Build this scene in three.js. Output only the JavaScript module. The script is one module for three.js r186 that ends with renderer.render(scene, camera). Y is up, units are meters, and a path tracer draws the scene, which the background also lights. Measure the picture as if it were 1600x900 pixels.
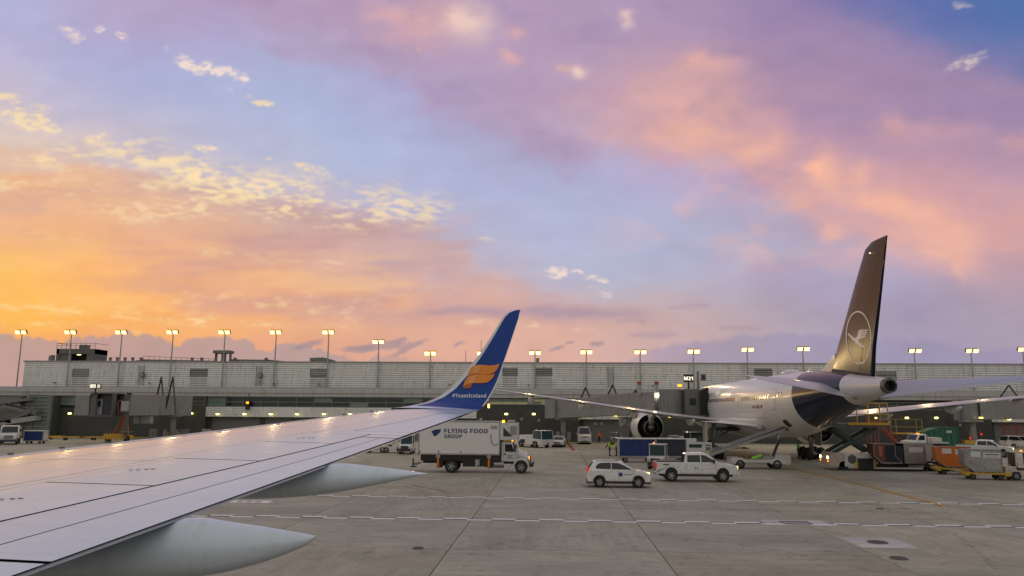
import * as THREE from 'three';
import { mergeGeometries } from 'three/addons/utils/BufferGeometryUtils.js';
import { RoundedBoxGeometry } from 'three/addons/geometries/RoundedBoxGeometry.js';
import { FontLoader } from 'three/addons/loaders/FontLoader.js';
import { TextGeometry } from 'three/addons/geometries/TextGeometry.js';
import { MarchingCubes } from 'three/addons/objects/MarchingCubes.js';

const V3 = (x, y, z) => new THREE.Vector3(x, y, z);
const D2R = Math.PI / 180;
const scene = new THREE.Scene();

// ---------- camera: an aircraft cabin window, five metres above the apron ----------
const FOC = 1180, EYE = V3(0, 5, 0);
const camera = new THREE.PerspectiveCamera(2 * Math.atan(450 / FOC) / D2R, 16 / 9, 0.1, 5000);
camera.position.copy(EYE);
camera.rotation.set(9.24 * D2R, 3.0 * D2R, 0.37 * D2R, 'YXZ');
camera.updateMatrixWorld(true);
const CQ = camera.quaternion.clone(), CQI = CQ.clone().invert();
// direction of a pixel of the 1600 x 900 photograph, and where it meets the ground or an upright plane
const dirOf = (px, py) => V3((px - 800) / FOC, (450 - py) / FOC, -1).applyQuaternion(CQ);
const onY = (px, py, y = 0) => { const d = dirOf(px, py), t = (y - EYE.y) / d.y; return V3(EYE.x + d.x * t, y, EYE.z + d.z * t); };
const onZ = (px, py, z) => { const d = dirOf(px, py), t = (z - EYE.z) / d.z; return V3(EYE.x + d.x * t, EYE.y + d.y * t, z); };
const pxOf = (p) => { const v = p.clone().sub(EYE).applyQuaternion(CQI); return [800 - FOC * v.x / v.z, 450 + FOC * v.y / v.z]; };

// ---------- noise ----------
let seed = 7;
const rnd = () => { seed = (seed * 1664525 + 1013904223) >>> 0; return seed / 4294967296; };
const hsh = (x, y) => { let h = Math.imul(x, 374761393) + Math.imul(y, 668265263) | 0; h = Math.imul(h ^ (h >>> 13), 1274126177); return ((h ^ (h >>> 16)) >>> 0) / 4294967296; };
const vn = (x, y) => {
  const xi = Math.floor(x), yi = Math.floor(y), fx = x - xi, fy = y - yi, u = fx * fx * fx * (fx * (fx * 6 - 15) + 10), v = fy * fy * fy * (fy * (fy * 6 - 15) + 10);
  const a = hsh(xi, yi), b = hsh(xi + 1, yi), c = hsh(xi, yi + 1), d = hsh(xi + 1, yi + 1);
  return a + (b - a) * u + (c - a) * v + (a - b - c + d) * u * v;
};
const fbm = (x, y, o = 4) => { let s = 0, a = 0.5, t = 0; for (let i = 0; i < o; i++) { s += a * vn(x, y); t += a; a *= 0.5; const nx = x * 1.62 + y * 1.18 + 17.3; y = y * 1.62 - x * 1.18 + 9.1; x = nx; } return s / t; };
const fbmS = (x, y, o = 4) => { let s = 0, a = 0.5, t = 0; for (let i = 0; i < o; i++) { s += a * vn(x, y); t += a; a *= 0.5; x = x * 2.03 + 17.3; y = y * 2.03 + 9.1; } return s / t; };
const sst = (a, b, x) => { const t = Math.min(1, Math.max(0, (x - a) / (b - a))); return t * t * (3 - 2 * t); };
const toLin = (c) => c <= 0.04045 ? c / 12.92 : Math.pow((c + 0.055) / 1.055, 2.4);
const hexLin = (h) => [(h >> 16 & 255) / 255, (h >> 8 & 255) / 255, (h & 255) / 255].map(toLin);

// ---------- the sky: dusk air and clouds, by direction ----------
function makeSky() {
  const XS = [0, 200, 400, 600, 800, 1000, 1200, 1400, 1600], YS = [0, 70, 140, 210, 280, 350, 420, 490, 550];
  const AIR = [
    [0xB2B2DA, 0xB6A4CA, 0xB096BE, 0xC09CB8, 0xBA9CC2, 0xAE92BE, 0x9684BA, 0x6C76B8, 0x5276BA],
    [0xB8B2D8, 0xAEACD6, 0xB2ACD4, 0xB69EC2, 0xC2A4BE, 0xBE9CBA, 0xA88EBA, 0x8682BA, 0x607ABA],
    [0xC8BCD2, 0xB2B4DA, 0xACB4DA, 0xACAAD4, 0xB69EC2, 0xCEA4B6, 0xB694B6, 0x9E8AB8, 0x8080B8],
    [0xE0C6BA, 0xC6BCCE, 0xB2B8DA, 0xAAB6DC, 0xAEA4C8, 0xCAA2B8, 0xBE96B4, 0xB090B4, 0x9C88B4],
    [0xE6BA9E, 0xDEBCA8, 0xC8BCC8, 0xB0B8DA, 0xACB0D6, 0xB6A8CE, 0xC49EB4, 0xD69CA0, 0xB08EAE],
    [0xF0B688, 0xE6B496, 0xDAAE9E, 0xC2ACBE, 0xB2B6D4, 0xB0B2D0, 0xB6A6C0, 0xCE9EA8, 0xC496A6],
    [0xFCC46E, 0xF4B67C, 0xE8AC8A, 0xD8A89A, 0xC0B4C6, 0xB6B4CC, 0xB4AAC4, 0xB0A2C0, 0xC09CAA],
    [0xFEBC60, 0xFAB46C, 0xF4AE76, 0xEAA884, 0xDEAA9A, 0xCAAAAA, 0xB6A4B2, 0xA698B4, 0xAE9AAE],
    [0xF0A878, 0xECA67C, 0xEAA682, 0xE6A88C, 0xE4AC98, 0xD2AAA4, 0xB8A4B0, 0xA89AB4, 0xAC9AB0]].map((r) => r.map(hexLin));
  const cr = (a, b, c, d, t) => b + 0.5 * t * (c - a + t * (2 * a - 5 * b + 4 * c - d + t * (3 * (b - c) + d - a)));
  const idx = (A, v) => { let i = 0; while (i < A.length - 2 && v > A[i + 1]) i++; return [i, Math.min(1, Math.max(0, (v - A[i]) / (A[i + 1] - A[i])))]; };
  const cl8 = (i) => Math.max(0, Math.min(8, i));
  const air = (x, y) => {
    const [i, s] = idx(XS, x), [j, t] = idx(YS, y), out = [0, 0, 0];
    for (let c = 0; c < 3; c++) {
      const row = (jj) => { const r = AIR[cl8(jj)]; return cr(r[cl8(i - 1)][c], r[i][c], r[i + 1][c], r[cl8(i + 2)][c], s); };
      out[c] = Math.max(0.02, cr(row(j - 1), row(j), row(j + 1), row(j + 2), t));
    }
    return out;
  };
  const mix = (c, d, k) => { for (let i = 0; i < 3; i++) c[i] += (d[i] - c[i]) * k; };
  const H = hexLin;
  // soft glowing puffs in the high deck: x, y, half width, half height, tilt, strength
  const puffs = [[730, 40, 34, 26, 0, .75], [640, 46, 60, 40, 0, .35], [676, 30, 40, 34, 0, .3], [976, 29, 13, 10, -.4, .75], [902, 113, 13, 8, 0, .8], [878, 106, 14, 7, 0, .4], [645, 82, 7, 5, 0, .4], [800, 54, 12, 9, 0, .5], [786, 92, 14, 10, 0, .45],
    [1110, 100, 60, 22, -.2, .5], [1060, 150, 120, 34, -.1, .3], [1080, 215, 120, 24, .05, .55], [1180, 238, 50, 14, -.3, .5], [1288, 268, 30, 28, -.5, .95], [1352, 268, 22, 18, -.2, .6], [1395, 318, 58, 17, .12, .85], [1294, 362, 16, 14, 0, .7], [1225, 325, 34, 10, -.3, .35],
    [1470, 352, 60, 22, .3, .65], [1500, 400, 44, 26, .5, .65], [1440, 385, 60, 22, .1, .4], [1505, 430, 10, 16, 0, .4], [1392, 195, 20, 22, -.5, .3], [1460, 205, 70, 20, 0, .3], [1072, 330, 12, 9, 0, .3], [1130, 376, 20, 9, -.3, .3], [1590, 220, 30, 16, -.3, .35]];
  // crisp sunlit flecks: x, y, half width, half height, tilt, strength
  const flecks = [[110, 50, 17, 8, .5, .75], [120, 62, 10, 5, 0, .6], [157, 46, 9, 5, .1, .95], [189, 55, 10, 4, .4, .85], [262, 76, 6, 4, 0, .8], [288, 88, 5, 4, 0, .5], [300, 104, 27, 8, .38, 1.2], [322, 102, 8, 9, .6, .8], [351, 113, 21, 9, .15, 1.1], [383, 125, 7, 11, -.5, 1], [357, 138, 4, 3, 0, .5], [388, 151, 6, 3, 0, .7], [410, 161, 18, 4, .05, 1],
    [12, 152, 16, 6, .1, 1.1], [45, 188, 46, 13, .3, 1.25], [60, 170, 22, 9, .1, .5], [148, 214, 17, 6, -.1, 1.1], [82, 210, 6, 3, 0, .4], [322, 232, 19, 5, .08, 1.1], [484, 262, 26, 6, .25, .9], [420, 248, 6, 2.5, 0, .6], [518, 276, 4, 2, .4, .5], [866, 425, 14, 8, 0, .9], [898, 423, 9, 3, 0, .8], [928, 435, 14, 5, .1, .85], [941, 458, 9, 4, 0, .4], [922, 448, 4, 2, 0, .5], [760, 374, 14, 3, .05, .5], [1508, 95, 30, 7, -.42, .55], [1500, 8, 12, 6, 0, .4]];
  // rippled sunlit bands: ends, half width, strength
  const bands = [[235, 238, 330, 282, 16, 1.15], [320, 278, 450, 315, 26, 1.1], [430, 300, 650, 328, 22, 1], [440, 330, 560, 345, 14, .85], [75, 240, 205, 232, 20, .95], [10, 292, 130, 288, 12, .85], [150, 325, 320, 330, 14, .85], [205, 285, 330, 310, 14, .7], [300, 262, 420, 300, 20, .8], [0, 245, 100, 262, 12, .35], [200, 345, 260, 342, 6, .5],
    [330, 398, 520, 412, 9, .45], [20, 372, 160, 372, 7, .3], [0, 455, 500, 470, 8, .25], [0, 472, 330, 498, 7, .6], [60, 482, 420, 508, 5, .7], [0, 498, 210, 516, 4, .75], [120, 470, 560, 478, 12, .35], [560, 460, 700, 452, 8, .35], [740, 505, 830, 508, 5, .5], [420, 472, 540, 500, 16, .4], [820, 512, 930, 522, 4, .4]];
  const segd = (x, y, b) => { const dx = b[2] - b[0], dy = b[3] - b[1], t = Math.max(0, Math.min(1, ((x - b[0]) * dx + (y - b[1]) * dy) / (dx * dx + dy * dy))); return Math.hypot((x - b[0] - dx * t) * .5, y - b[1] - dy * t); };
  const blob = (x, y, b) => { const dx = x - b[0], dy = y - b[1], c = Math.cos(b[4]), s = Math.sin(b[4]), u = (dx * c + dy * s) / b[2], v = (-dx * s + dy * c) / b[3]; return u * u + v * v; };
  const CREAM = H(0xFFDFA6), PALE = H(0xFBE0CC), PEACH = H(0xFFB896), MAUVE = H(0xA98BB4), BLUE = H(0xB0B6DA), ROSE = H(0xC89A9A), GREYM = H(0xB09A9C), SLATE = H(0x9890B2), DUSK = H(0xA890A8);
  const front = (x, y) => {
    const w1 = fbm(x / 150 + 3, y / 90 + 8, 4) - .5, w2 = fbm(x / 150 + 31, y / 90 + 18, 4) - .5, n3 = fbm(x / 34 + 5, y / 20 + 2, 3) - .5;
    const c = air(x + 130 * w1 + 14 * n3, y + 80 * w2 + 10 * n3);
    // the high mauve deck with ragged lower edges and blue gaps
    const reg = sst(-60, 120, (x - 470) * .36 + 60 - y * .8 + (x > 900 ? (x - 900) * .16 : 0)) ;
    const dk = fbm(x / 210 + 4.2 + w1, y / 105 + 1.7, 5);
    mix(c, MAUVE, .55 * reg * sst(.47, .66, dk) * sst(1500, 1100, x));
    mix(c, BLUE, .35 * sst(.5, .3, dk) * sst(500, 700, x) * sst(1020, 860, x) * sst(60, 120, y) * sst(420, 330, y));
    const d2 = fbm(x / 120 + 9 + w2, y / 60 + 7, 5);
    mix(c, PEACH, .32 * sst(.5, .75, d2) * sst(880, 1080, x) * sst(90, 180, y) * sst(450, 380, y + .0 * x));
    // ragged lower edge of the high deck, and the upper edge of the sunset bank
    const pl = (L, v) => { let i = 0; while (i < L.length - 2 && v > L[i + 1][0]) i++; const t = Math.max(0, Math.min(1, (v - L[i][0]) / (L[i + 1][0] - L[i][0]))); return L[i][1] + (L[i + 1][1] - L[i][1]) * t * t * (3 - 2 * t); };
    const w3 = fbm(x / 70 + 61, y / 44 + 23, 5) - .5;
    const eD = pl([[200, -60], [330, 15], [470, 85], [560, 98], [625, 150], [690, 205], [760, 222], [860, 266], [950, 240], [1020, 225], [1110, 242], [1200, 300], [1290, 372], [1400, 392], [1500, 432], [1600, 402]], x) + 90 * w3 + 50 * w2 - y;
    const deckC = H(0xB69ABC).slice(); mix(deckC, H(0xD8A4AC), sst(880, 1080, x) * sst(30, 160, y)); mix(deckC, H(0xB08EB4), sst(260, 120, y - .1 * (x - 900)) * sst(1050, 1250, x)); mix(deckC, H(0xE2A69E), sst(150, 20, eD) * sst(980, 1150, x));
    mix(c, deckC, .62 * sst(-12, 42, eD) * (.65 + .7 * dk) * sst(0, 90, (1480 - x) * .5 + y * 1.2 - 60));
    mix(c, H(0xA08CB6), .34 * sst(10, 60, eD) * sst(.56, .72, fbm(x / 80 + 3, y / 46 + 70, 4)) * sst(1500, 1200, x));
    mix(c, H(0xB4B6DA), .34 * sst(-4, -40, eD) * sst(420, 640, x) * sst(1250, 1000, x) * sst(470, 380, y));
    const eB = y - pl([[0, 222], [100, 236], [240, 252], [330, 282], [430, 304], [560, 322], [650, 336], [720, 354], [790, 372], [830, 420], [1000, 478], [1200, 520]], x) + 46 * w3 + 16 * w1, eR = x - pl([[360, 790], [390, 742], [420, 752], [450, 850], [480, 1010], [520, 1100]], y) + 70 * w3;
    const bankC = H(0xF6B480).slice(); mix(bankC, H(0xE4AE94), sst(60, 420, x)); mix(bankC, H(0xD2A6A0), sst(400, 720, x)); mix(bankC, H(0xFDBE68), sst(120, 250, eB) * sst(420, 0, x)); mix(bankC, H(0xC8A09C), .7 * sst(70, 25, eB) * sst(100, 300, x));
    const bk = sst(-4, 26, eB) * sst(26, -40, eR) * sst(530, 470, y);
    mix(c, bankC, .72 * bk * sst(.2, .55, fbmS(x / 190 + 7, y / 42 + 3, 4)));
    // lower rose deck on the sunset side, darker rolls
    const roll = fbmS(x / 170 + 2 + .6 * w1, y / 34 + 5, 5), lowL = sst(860, 640, x + .7 * (y - 400)) * sst(255, 350, y - .12 * x + 50) * sst(540, 470, y);
    mix(c, ROSE, .55 * lowL * sst(.46, .68, roll) * sst(-100, 380, x + (380 - y) * 1.5));
    mix(c, H(0xFFC880), .38 * lowL * sst(.5, .3, roll) * sst(360, 420, y));
    for (const p of puffs) { const q = blob(x + 46 * w1 + 24 * n3, y + 34 * w2 + 16 * n3, p); if (q < 6) mix(c, p[5] > .7 && p[1] < 130 ? H(0xFFD9C4) : PEACH, Math.min(1, p[5] * .85 * Math.exp(-q * .9) * (1 + .9 * n3))); }
    const rip = fbmS(x / 17 + y / 22 + 2 * w1, y / 5.2 - x / 44, 4), rip2 = fbm(x / 60 + 7, y / 17 + 3, 4);
    for (const b of bands) { const d = segd(x + 30 * w1, y + 26 * w2, b) / b[4]; if (d < 2.2) mix(c, CREAM, Math.min(.92, b[5] * Math.exp(-d * d * .8) * sst(.40, .80, rip * .6 + rip2 * .4 + .05 * (b[5] - .8)))); }
    const fn = fbm(x / 9, y / 5, 3) - .5;
    const fr = sst(.40, .66, fbmS(x / 10 + 4 * w3, y / 3.6 + 2 * n3, 4));
    for (const b of flecks) { const q = blob(x + 9 * fn + 12 * n3, y + 6 * fn + 6 * n3, b); if (q < 5) mix(c, b[1] < 140 || b[0] > 800 ? PALE : CREAM, Math.min(.85, b[5] * (.25 + .85 * fr) * sst(2.0, -.2, q + 2.6 * fn + 1.2 * n3))); }
    // long grey streaks and cloud heaps along the horizon
    for (const s of [[650, 1010, 487, 7, .62], [820, 930, 482, 6, .4], [1040, 1110, 480, 3, .4], [960, 1010, 500, 3, .4], [1120, 1190, 512, 4, .4], [980, 1060, 522, 4, .45]]) {
      const u = (x - s[0]) / (s[1] - s[0]), v = (y - s[2] + 10 * n3 + 5 * w1 * 2) / (s[3] * (.5 + 1.2 * u * (1.3 - u) * 2)); if (u > -.1 && u < 1.1) mix(c, DUSK, s[4] * Math.exp(-v * v) * sst(-.08, .12, u) * sst(1.08, .9, u));
    }
    const bump = (f, o) => { const k = x / f + o, i = Math.floor(k); let m = 0; for (let j = i - 1; j <= i + 1; j++) { const cx = j + .2 + .6 * hsh(j, 77), r = .35 + .4 * hsh(j, 91), t = (k - cx) / r; if (t * t < 1) m = Math.max(m, Math.sqrt(1 - t * t) * (.4 + .6 * hsh(j, 13))); } return m; };
    const topL = 549 - 17 * bump(74, 0.4) - 8 * bump(31, 5) - 4 * bump(13, 2) - 16 * Math.exp(-(((x - 205) / 70) ** 2)) - 8 * Math.exp(-(((x - 20) / 60) ** 2)) + 26 * sst(330, 640, x) - 5 * n3;
    mix(c, GREYM, .78 * sst(topL - 1.2, topL + 2.4, y) * sst(780, 480, x));
    const topR = 556 - 8 * bump(60, 9) - 4 * bump(22, 4) - 26 * sst(960, 1180, x) * sst(1620, 1300, x) - 10 * n3 + 30 * sst(1020, 940, x);
    mix(c, SLATE, .62 * sst(topR - 4, topR + 7, y) * sst(880, 1090, x + 60 * w1));
    for (const s of [[480, 538, 26, 5, -.3], [600, 540, 40, 7, -.1], [640, 543, 34, 5, -.35], [625, 531, 12, 3, -.3], [715, 537, 10, 3, -.3], [560, 545, 30, 6, 0], [890, 536, 6, 3, -.4], [870, 545, 14, 3, -.3], [935, 538, 14, 4, 0]]) { const q = blob(x + 8 * n3 + 10 * fn, y + 5 * n3 + 3 * fn, s); if (q < 3) mix(c, H(0xA08C98), .7 * sst(1.5, .3, q)); }
    const g = 1 + .10 * (fbm(x / 60 + 40, y / 26 + 11, 4) - .5) + .05 * n3;
    const l = .3 * c[0] + .55 * c[1] + .15 * c[2]; const warm = sst(620, 120, x) * sst(300, 430, y), sat = .87 + .17 * warm, dim = 1 - .09 * sst(700, 1300, x) * sst(330, 120, y); return c.map((v) => Math.max(.02, (l + (v - l) * sat) * g * dim));
  };
  const W = 4096, Hh = 2048, data = new Float32Array(W * Hh * 4), d = V3(0, 0, 0);
  const zen = H(0xC2C3C6), back = H(0xCCC6BE), backLow = H(0xC9C0B4);
  const far = (A, E) => { const c = backLow.slice(); mix(c, back, sst(0, 25, E)); mix(c, zen, sst(20, 80, E)); const n = fbm(A / 14 + 3, E / 7, 3); const g = 1 + .16 * (n - .5); return c.map((v) => v * g); };
  const calc = (A, E) => {   // A degrees from the view azimuth, E elevation
    const ca = Math.abs(A);
    let f = null;
    const k = sst(95, 42, ca) * sst(88, 40, E);
    if (k > 0) {
      d.set(Math.sin((A - 3) * D2R) * Math.cos(E * D2R), Math.sin(E * D2R), -Math.cos((A - 3) * D2R) * Math.cos(E * D2R)).applyQuaternion(CQI);
      const dz = Math.max(.18, -d.z);
      f = front(Math.max(-500, Math.min(2100, 800 + FOC * d.x / dz)), Math.max(-900, Math.min(640, 450 - FOC * d.y / dz)));
    }
    if (k >= 1) return f;
    const b = far(A, E);
    if (f) mix(b, f, k);
    return b;
  };
  const put = (i, j, c) => { const o = (j * W + i) * 4; data[o] = c[0]; data[o + 1] = c[1]; data[o + 2] = c[2]; data[o + 3] = 1; };
  const ground = H(0x6A655E);
  // equirectangular: u = 0.5 + atan2(z, x) / 2 pi; row 0 is straight down
  const azOf = (i) => { let a = ((i + .5) / W - .5) * 360 + 90 + 3; a = ((a + 180) % 360 + 360) % 360 - 180; return a; };
  const fine = (A, E) => Math.abs(A) < 37 && E < 34;
  for (let j = 0; j < Hh; j++) {
    const E = (j + .5) / Hh * 180 - 90;
    if (E < -1.2) { for (let i = 0; i < W; i++) put(i, j, ground); continue; }
    for (let i = 0; i < W; i++) { const A = azOf(i); if (fine(A, E)) put(i, j, calc(A, Math.max(E, .02))); }
  }
  const S = 8;   // the rest is smooth: every eighth texel, filled between
  const cw = W / S, rows = new Map(), coarse = (jj) => { if (!rows.has(jj)) { const r = []; for (let i = 0; i < cw; i++) r.push(calc(azOf(i * S), Math.max(.02, Math.min(89.9, (jj * S + .5) / Hh * 180 - 90)))); rows.set(jj, r); } return rows.get(jj); };
  for (let j = 0; j < Hh; j++) {
    const E = (j + .5) / Hh * 180 - 90; if (E < -1.2) continue;
    const jj = Math.floor(j / S), t = (j - jj * S) / S, r0 = coarse(jj), r1 = coarse(jj + 1);
    for (let i = 0; i < W; i++) {
      if (fine(azOf(i), E)) continue;
      const ii = Math.floor(i / S), s = (i - ii * S) / S, a = r0[ii], b = r0[(ii + 1) % cw], c = r1[ii], e = r1[(ii + 1) % cw], o = (j * W + i) * 4;
      for (let q = 0; q < 3; q++) data[o + q] = (a[q] * (1 - s) + b[q] * s) * (1 - t) + (c[q] * (1 - s) + e[q] * s) * t;
      data[o + 3] = 1;
    }
  }
  const t = new THREE.DataTexture(data, W, Hh, THREE.RGBAFormat, THREE.FloatType);
  t.mapping = THREE.EquirectangularReflectionMapping; t.magFilter = THREE.LinearFilter; t.minFilter = THREE.LinearFilter; t.needsUpdate = true;
  return t;
}
const skyTex = makeSky();
scene.background = skyTex; scene.environment = skyTex;
scene.backgroundIntensity = 1; scene.environmentIntensity = 1;
// the sun has just gone: a weak, wide, warm glow low in the sunset quarter
const sun = new THREE.DirectionalLight(0xffb070, 0.14);
sun.position.set(-92, 16, -105); sun.target.position.set(0, 0, -40);
sun.castShadow = true; sun.shadow.radius = 24; sun.shadow.mapSize.set(2048, 2048);
Object.assign(sun.shadow.camera, { left: -120, right: 120, top: 60, bottom: -60, near: 1, far: 320 });
scene.add(sun, sun.target);
const renderer = new THREE.WebGLRenderer({ antialias: true });
renderer.toneMapping = THREE.LinearToneMapping; renderer.toneMappingExposure = 1.0;
renderer.shadowMap.enabled = true;

// ---------- materials ----------
const lin = (r, g, b) => new THREE.Color().setRGB(r, g, b);
const grey = (v, w = 0) => lin(v * (1 + w), v, v * (1 - w));
function M(color, rough = .6, metal = 0, opt = {}) { const m = new THREE.MeshPhysicalMaterial({ color, roughness: rough, metalness: metal, ...opt }); m.side = THREE.DoubleSide; return m; }
// a grey noise texture in bytes: f(u, v) in 0..1, tiling is left to the function
function tex(n, f, rep = 1, rgb = false) {
  const d = new Uint8Array(n * n * 4);
  for (let j = 0; j < n; j++) for (let i = 0; i < n; i++) { const v = f(i / n, j / n), o = (j * n + i) * 4; for (let c = 0; c < 3; c++) d[o + c] = Math.max(0, Math.min(255, 255 * (rgb ? v[c] : v))); d[o + 3] = 255; }
  const t = new THREE.DataTexture(d, n, n, THREE.RGBAFormat); t.wrapS = t.wrapT = THREE.RepeatWrapping; t.magFilter = THREE.LinearFilter; t.repeat.set(rep, rep); t.needsUpdate = true; return t;
}
const tile = (f, sx, sy) => (u, v) => { const a = f(u * sx, v * sy), b = f((u - 1) * sx, v * sy), c = f(u * sx, (v - 1) * sy), d = f((u - 1) * sx, (v - 1) * sy), p = sst(.7, 1, u), q = sst(.7, 1, v); return (a * (1 - p) + b * p) * (1 - q) + (c * (1 - p) + d * p) * q; };
const srgb = (t) => { t.colorSpace = THREE.SRGBColorSpace; return t; };
const moved = (t, x, y) => { const c = t.clone(); c.offset.set(x, y); c.needsUpdate = true; return c; };
const dirtTex = srgb(tex(512, tile((u, v) => .93 + .12 * (fbm(u, v, 5) - .5) - .10 * sst(.60, .74, fbm(u * 3 + 9, v * 3, 4)), 8, 8), .25));
const scuffRough = tex(256, tile((u, v) => .5 + .7 * (fbm(u, v, 4) - .5), 8, 8), .4);
const PAINT = (c, r = .38, extra = {}) => M(c, r, 0, { map: dirtTex, clearcoat: .4, clearcoatRoughness: .15, ...extra });
const mt = {
  white: PAINT(grey(.74, .005)), whiteB: PAINT(grey(.62, .01)), offw: M(grey(.55, .04), .5, 0, { map: dirtTex }), dark: M(grey(.03), .6), black: M(grey(.012), .5), rubber: M(grey(.018), .85), steel: M(grey(.28), .38, .8), dsteel: M(grey(.10), .5, .6), lgrey: M(grey(.36), .55, 0, { map: dirtTex }),
  mgrey: M(grey(.20), .55, 0, { map: dirtTex }), dgrey: M(grey(.085), .6), yellow: M(lin(.62, .38, .035), .5, 0, { map: dirtTex }), orange: M(lin(.66, .17, .02), .5, 0, { map: dirtTex }), red: M(lin(.30, .05, .035), .6), green: M(lin(.012, .13, .075), .5, 0, { map: dirtTex }), blue: M(lin(.012, .05, .20), .75, 0, { map: dirtTex }),
  glass: M(lin(.012, .018, .02), .06, 0, { specularIntensity: 1 }), glassG: M(lin(.02, .06, .06), .08), hivis: M(lin(.50, .70, .04), .8), hivisG: M(lin(.25, .68, .06), .8), navy: M(lin(.015, .018, .03), .85), skin: M(lin(.36, .2, .13), .6), hair: M(grey(.02), .8), rust: M(lin(.30, .10, .035), .7, 0, { map: dirtTex }), chrome: M(grey(.6), .15, 1), rim: M(grey(.42), .35, .85), canvas: M(grey(.25, .05), .9),
};
const glow = (color, k) => M(0x111111, .5, 0, { emissive: color, emissiveIntensity: k });
const headGlow = glow(0xffd890, 3), tailGlow = glow(0xff1808, .55), amberGlow = glow(0xff8a10, 3);

// ---------- geometry helpers ----------
const nonIdx = (g) => { const h = g.index ? g.toNonIndexed() : g; for (const k of Object.keys(h.attributes)) if (!['position', 'normal', 'uv'].includes(k)) h.deleteAttribute(k); if (!h.attributes.uv) h.setAttribute('uv', new THREE.BufferAttribute(new Float32Array(h.attributes.position.count * 2), 2)); h.morphAttributes = {}; return h; };
const merge = (l) => l.length === 1 ? l[0] : mergeGeometries(l.map(nonIdx));
// box centred in x and z, its base at y
const uvm = (g, w, h, d) => { const u = g.attributes.uv, n = g.attributes.normal; for (let i = 0; i < u.count; i++) { const ax = Math.abs(n.getX(i)), ay = Math.abs(n.getY(i)); u.setXY(i, u.getX(i) * (ax > .7 ? d : w), u.getY(i) * (ay > .7 ? d : h)); } return g; };
const bx = (w, h, d, x = 0, y = 0, z = 0) => uvm(new THREE.BoxGeometry(w, h, d), w, h, d).translate(x, y + h / 2, z);
const rbx = (w, h, d, r, x = 0, y = 0, z = 0) => new RoundedBoxGeometry(w, h, d, 2, Math.min(r, w / 2.01, h / 2.01, d / 2.01)).translate(x, y + h / 2, z);
const cy = (r0, r1, h, x = 0, y = 0, z = 0, n = 20) => new THREE.CylinderGeometry(r1, r0, h, n).translate(x, y + h / 2, z);
const cyX = (r, h, x, y, z, n = 20, r2 = r) => new THREE.CylinderGeometry(r2, r, h, n).rotateZ(-Math.PI / 2).translate(x, y, z);
const cyZ = (r, h, x, y, z, n = 20, r2 = r) => new THREE.CylinderGeometry(r2, r, h, n).rotateX(Math.PI / 2).translate(x, y, z);
const UPV = V3(0, 1, 0);
function bar(a, b, r = .04, n = 6, r2 = r) { const p = V3(...a), q = V3(...b), d = q.clone().sub(p), L = d.length(); return new THREE.CylinderGeometry(r2, r, L, n).applyQuaternion(new THREE.Quaternion().setFromUnitVectors(UPV, d.normalize())).translate((p.x + q.x) / 2, (p.y + q.y) / 2, (p.z + q.z) / 2); }
// square beam from a to b, w wide (horizontal) and h high
function beam(a, b, w, h) { const p = V3(...a), q = V3(...b), d = q.clone().sub(p), L = d.length(), z = d.clone().normalize(), x = Math.abs(z.y) > .99 ? V3(1, 0, 0) : V3().crossVectors(UPV, z).normalize(), y = V3().crossVectors(z, x); return uvm(new THREE.BoxGeometry(w, h, L), w, h, L).applyMatrix4(new THREE.Matrix4().makeBasis(x, y, z)).translate((p.x + q.x) / 2, (p.y + q.y) / 2, (p.z + q.z) / 2); }
// a profile [[x, y] ...] given a thickness along z, centred
function ext(pts, d, bev = 0, z = 0) { const s = new THREE.Shape(pts.map((p) => new THREE.Vector2(p[0], p[1]))); const g = new THREE.ExtrudeGeometry(s, { depth: d - 2 * bev, bevelEnabled: bev > 0, bevelThickness: bev, bevelSize: bev, bevelOffset: -bev, bevelSegments: 2, curveSegments: 8 }); return g.translate(0, 0, z - d / 2 + bev); }
// skin through rings of points, each ring the same length; closed round the ring
function loft(rings, caps = true, closed = true) {
  const n = rings[0].length, pos = [], idx = [], uv = []; let L = 0;
  rings.forEach((r, i) => { if (i) L += r[0].distanceTo(rings[i - 1][0]); let s = 0; r.forEach((p, j) => { if (j) s += p.distanceTo(r[j - 1]); pos.push(p.x, p.y, p.z); uv.push(L, s); }); });
  for (let i = 0; i < rings.length - 1; i++) for (let j = 0; j < (closed ? n : n - 1); j++) { const a = i * n + j, b = i * n + (j + 1) % n; idx.push(a, b, a + n, b, b + n, a + n); }
  if (caps && closed) for (const [i, f] of [[0, 1], [rings.length - 1, 0]]) { const c = rings[i].reduce((s, p) => s.add(p), V3(0, 0, 0)).multiplyScalar(1 / n), k = pos.length / 3; pos.push(c.x, c.y, c.z); uv.push(0, 0); for (let j = 0; j < n; j++) { const a = i * n + j, b = i * n + (j + 1) % n; f ? idx.push(k, b, a) : idx.push(k, a, b); } }
  const g = new THREE.BufferGeometry(); g.setAttribute('position', new THREE.Float32BufferAttribute(pos, 3)); g.setAttribute('uv', new THREE.Float32BufferAttribute(uv, 2)); g.setIndex(idx); g.computeVertexNormals(); return g;
}
const at = (g, x = 0, y = 0, z = 0, ry = 0) => g.rotateY(ry).translate(x, y, z);

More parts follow.
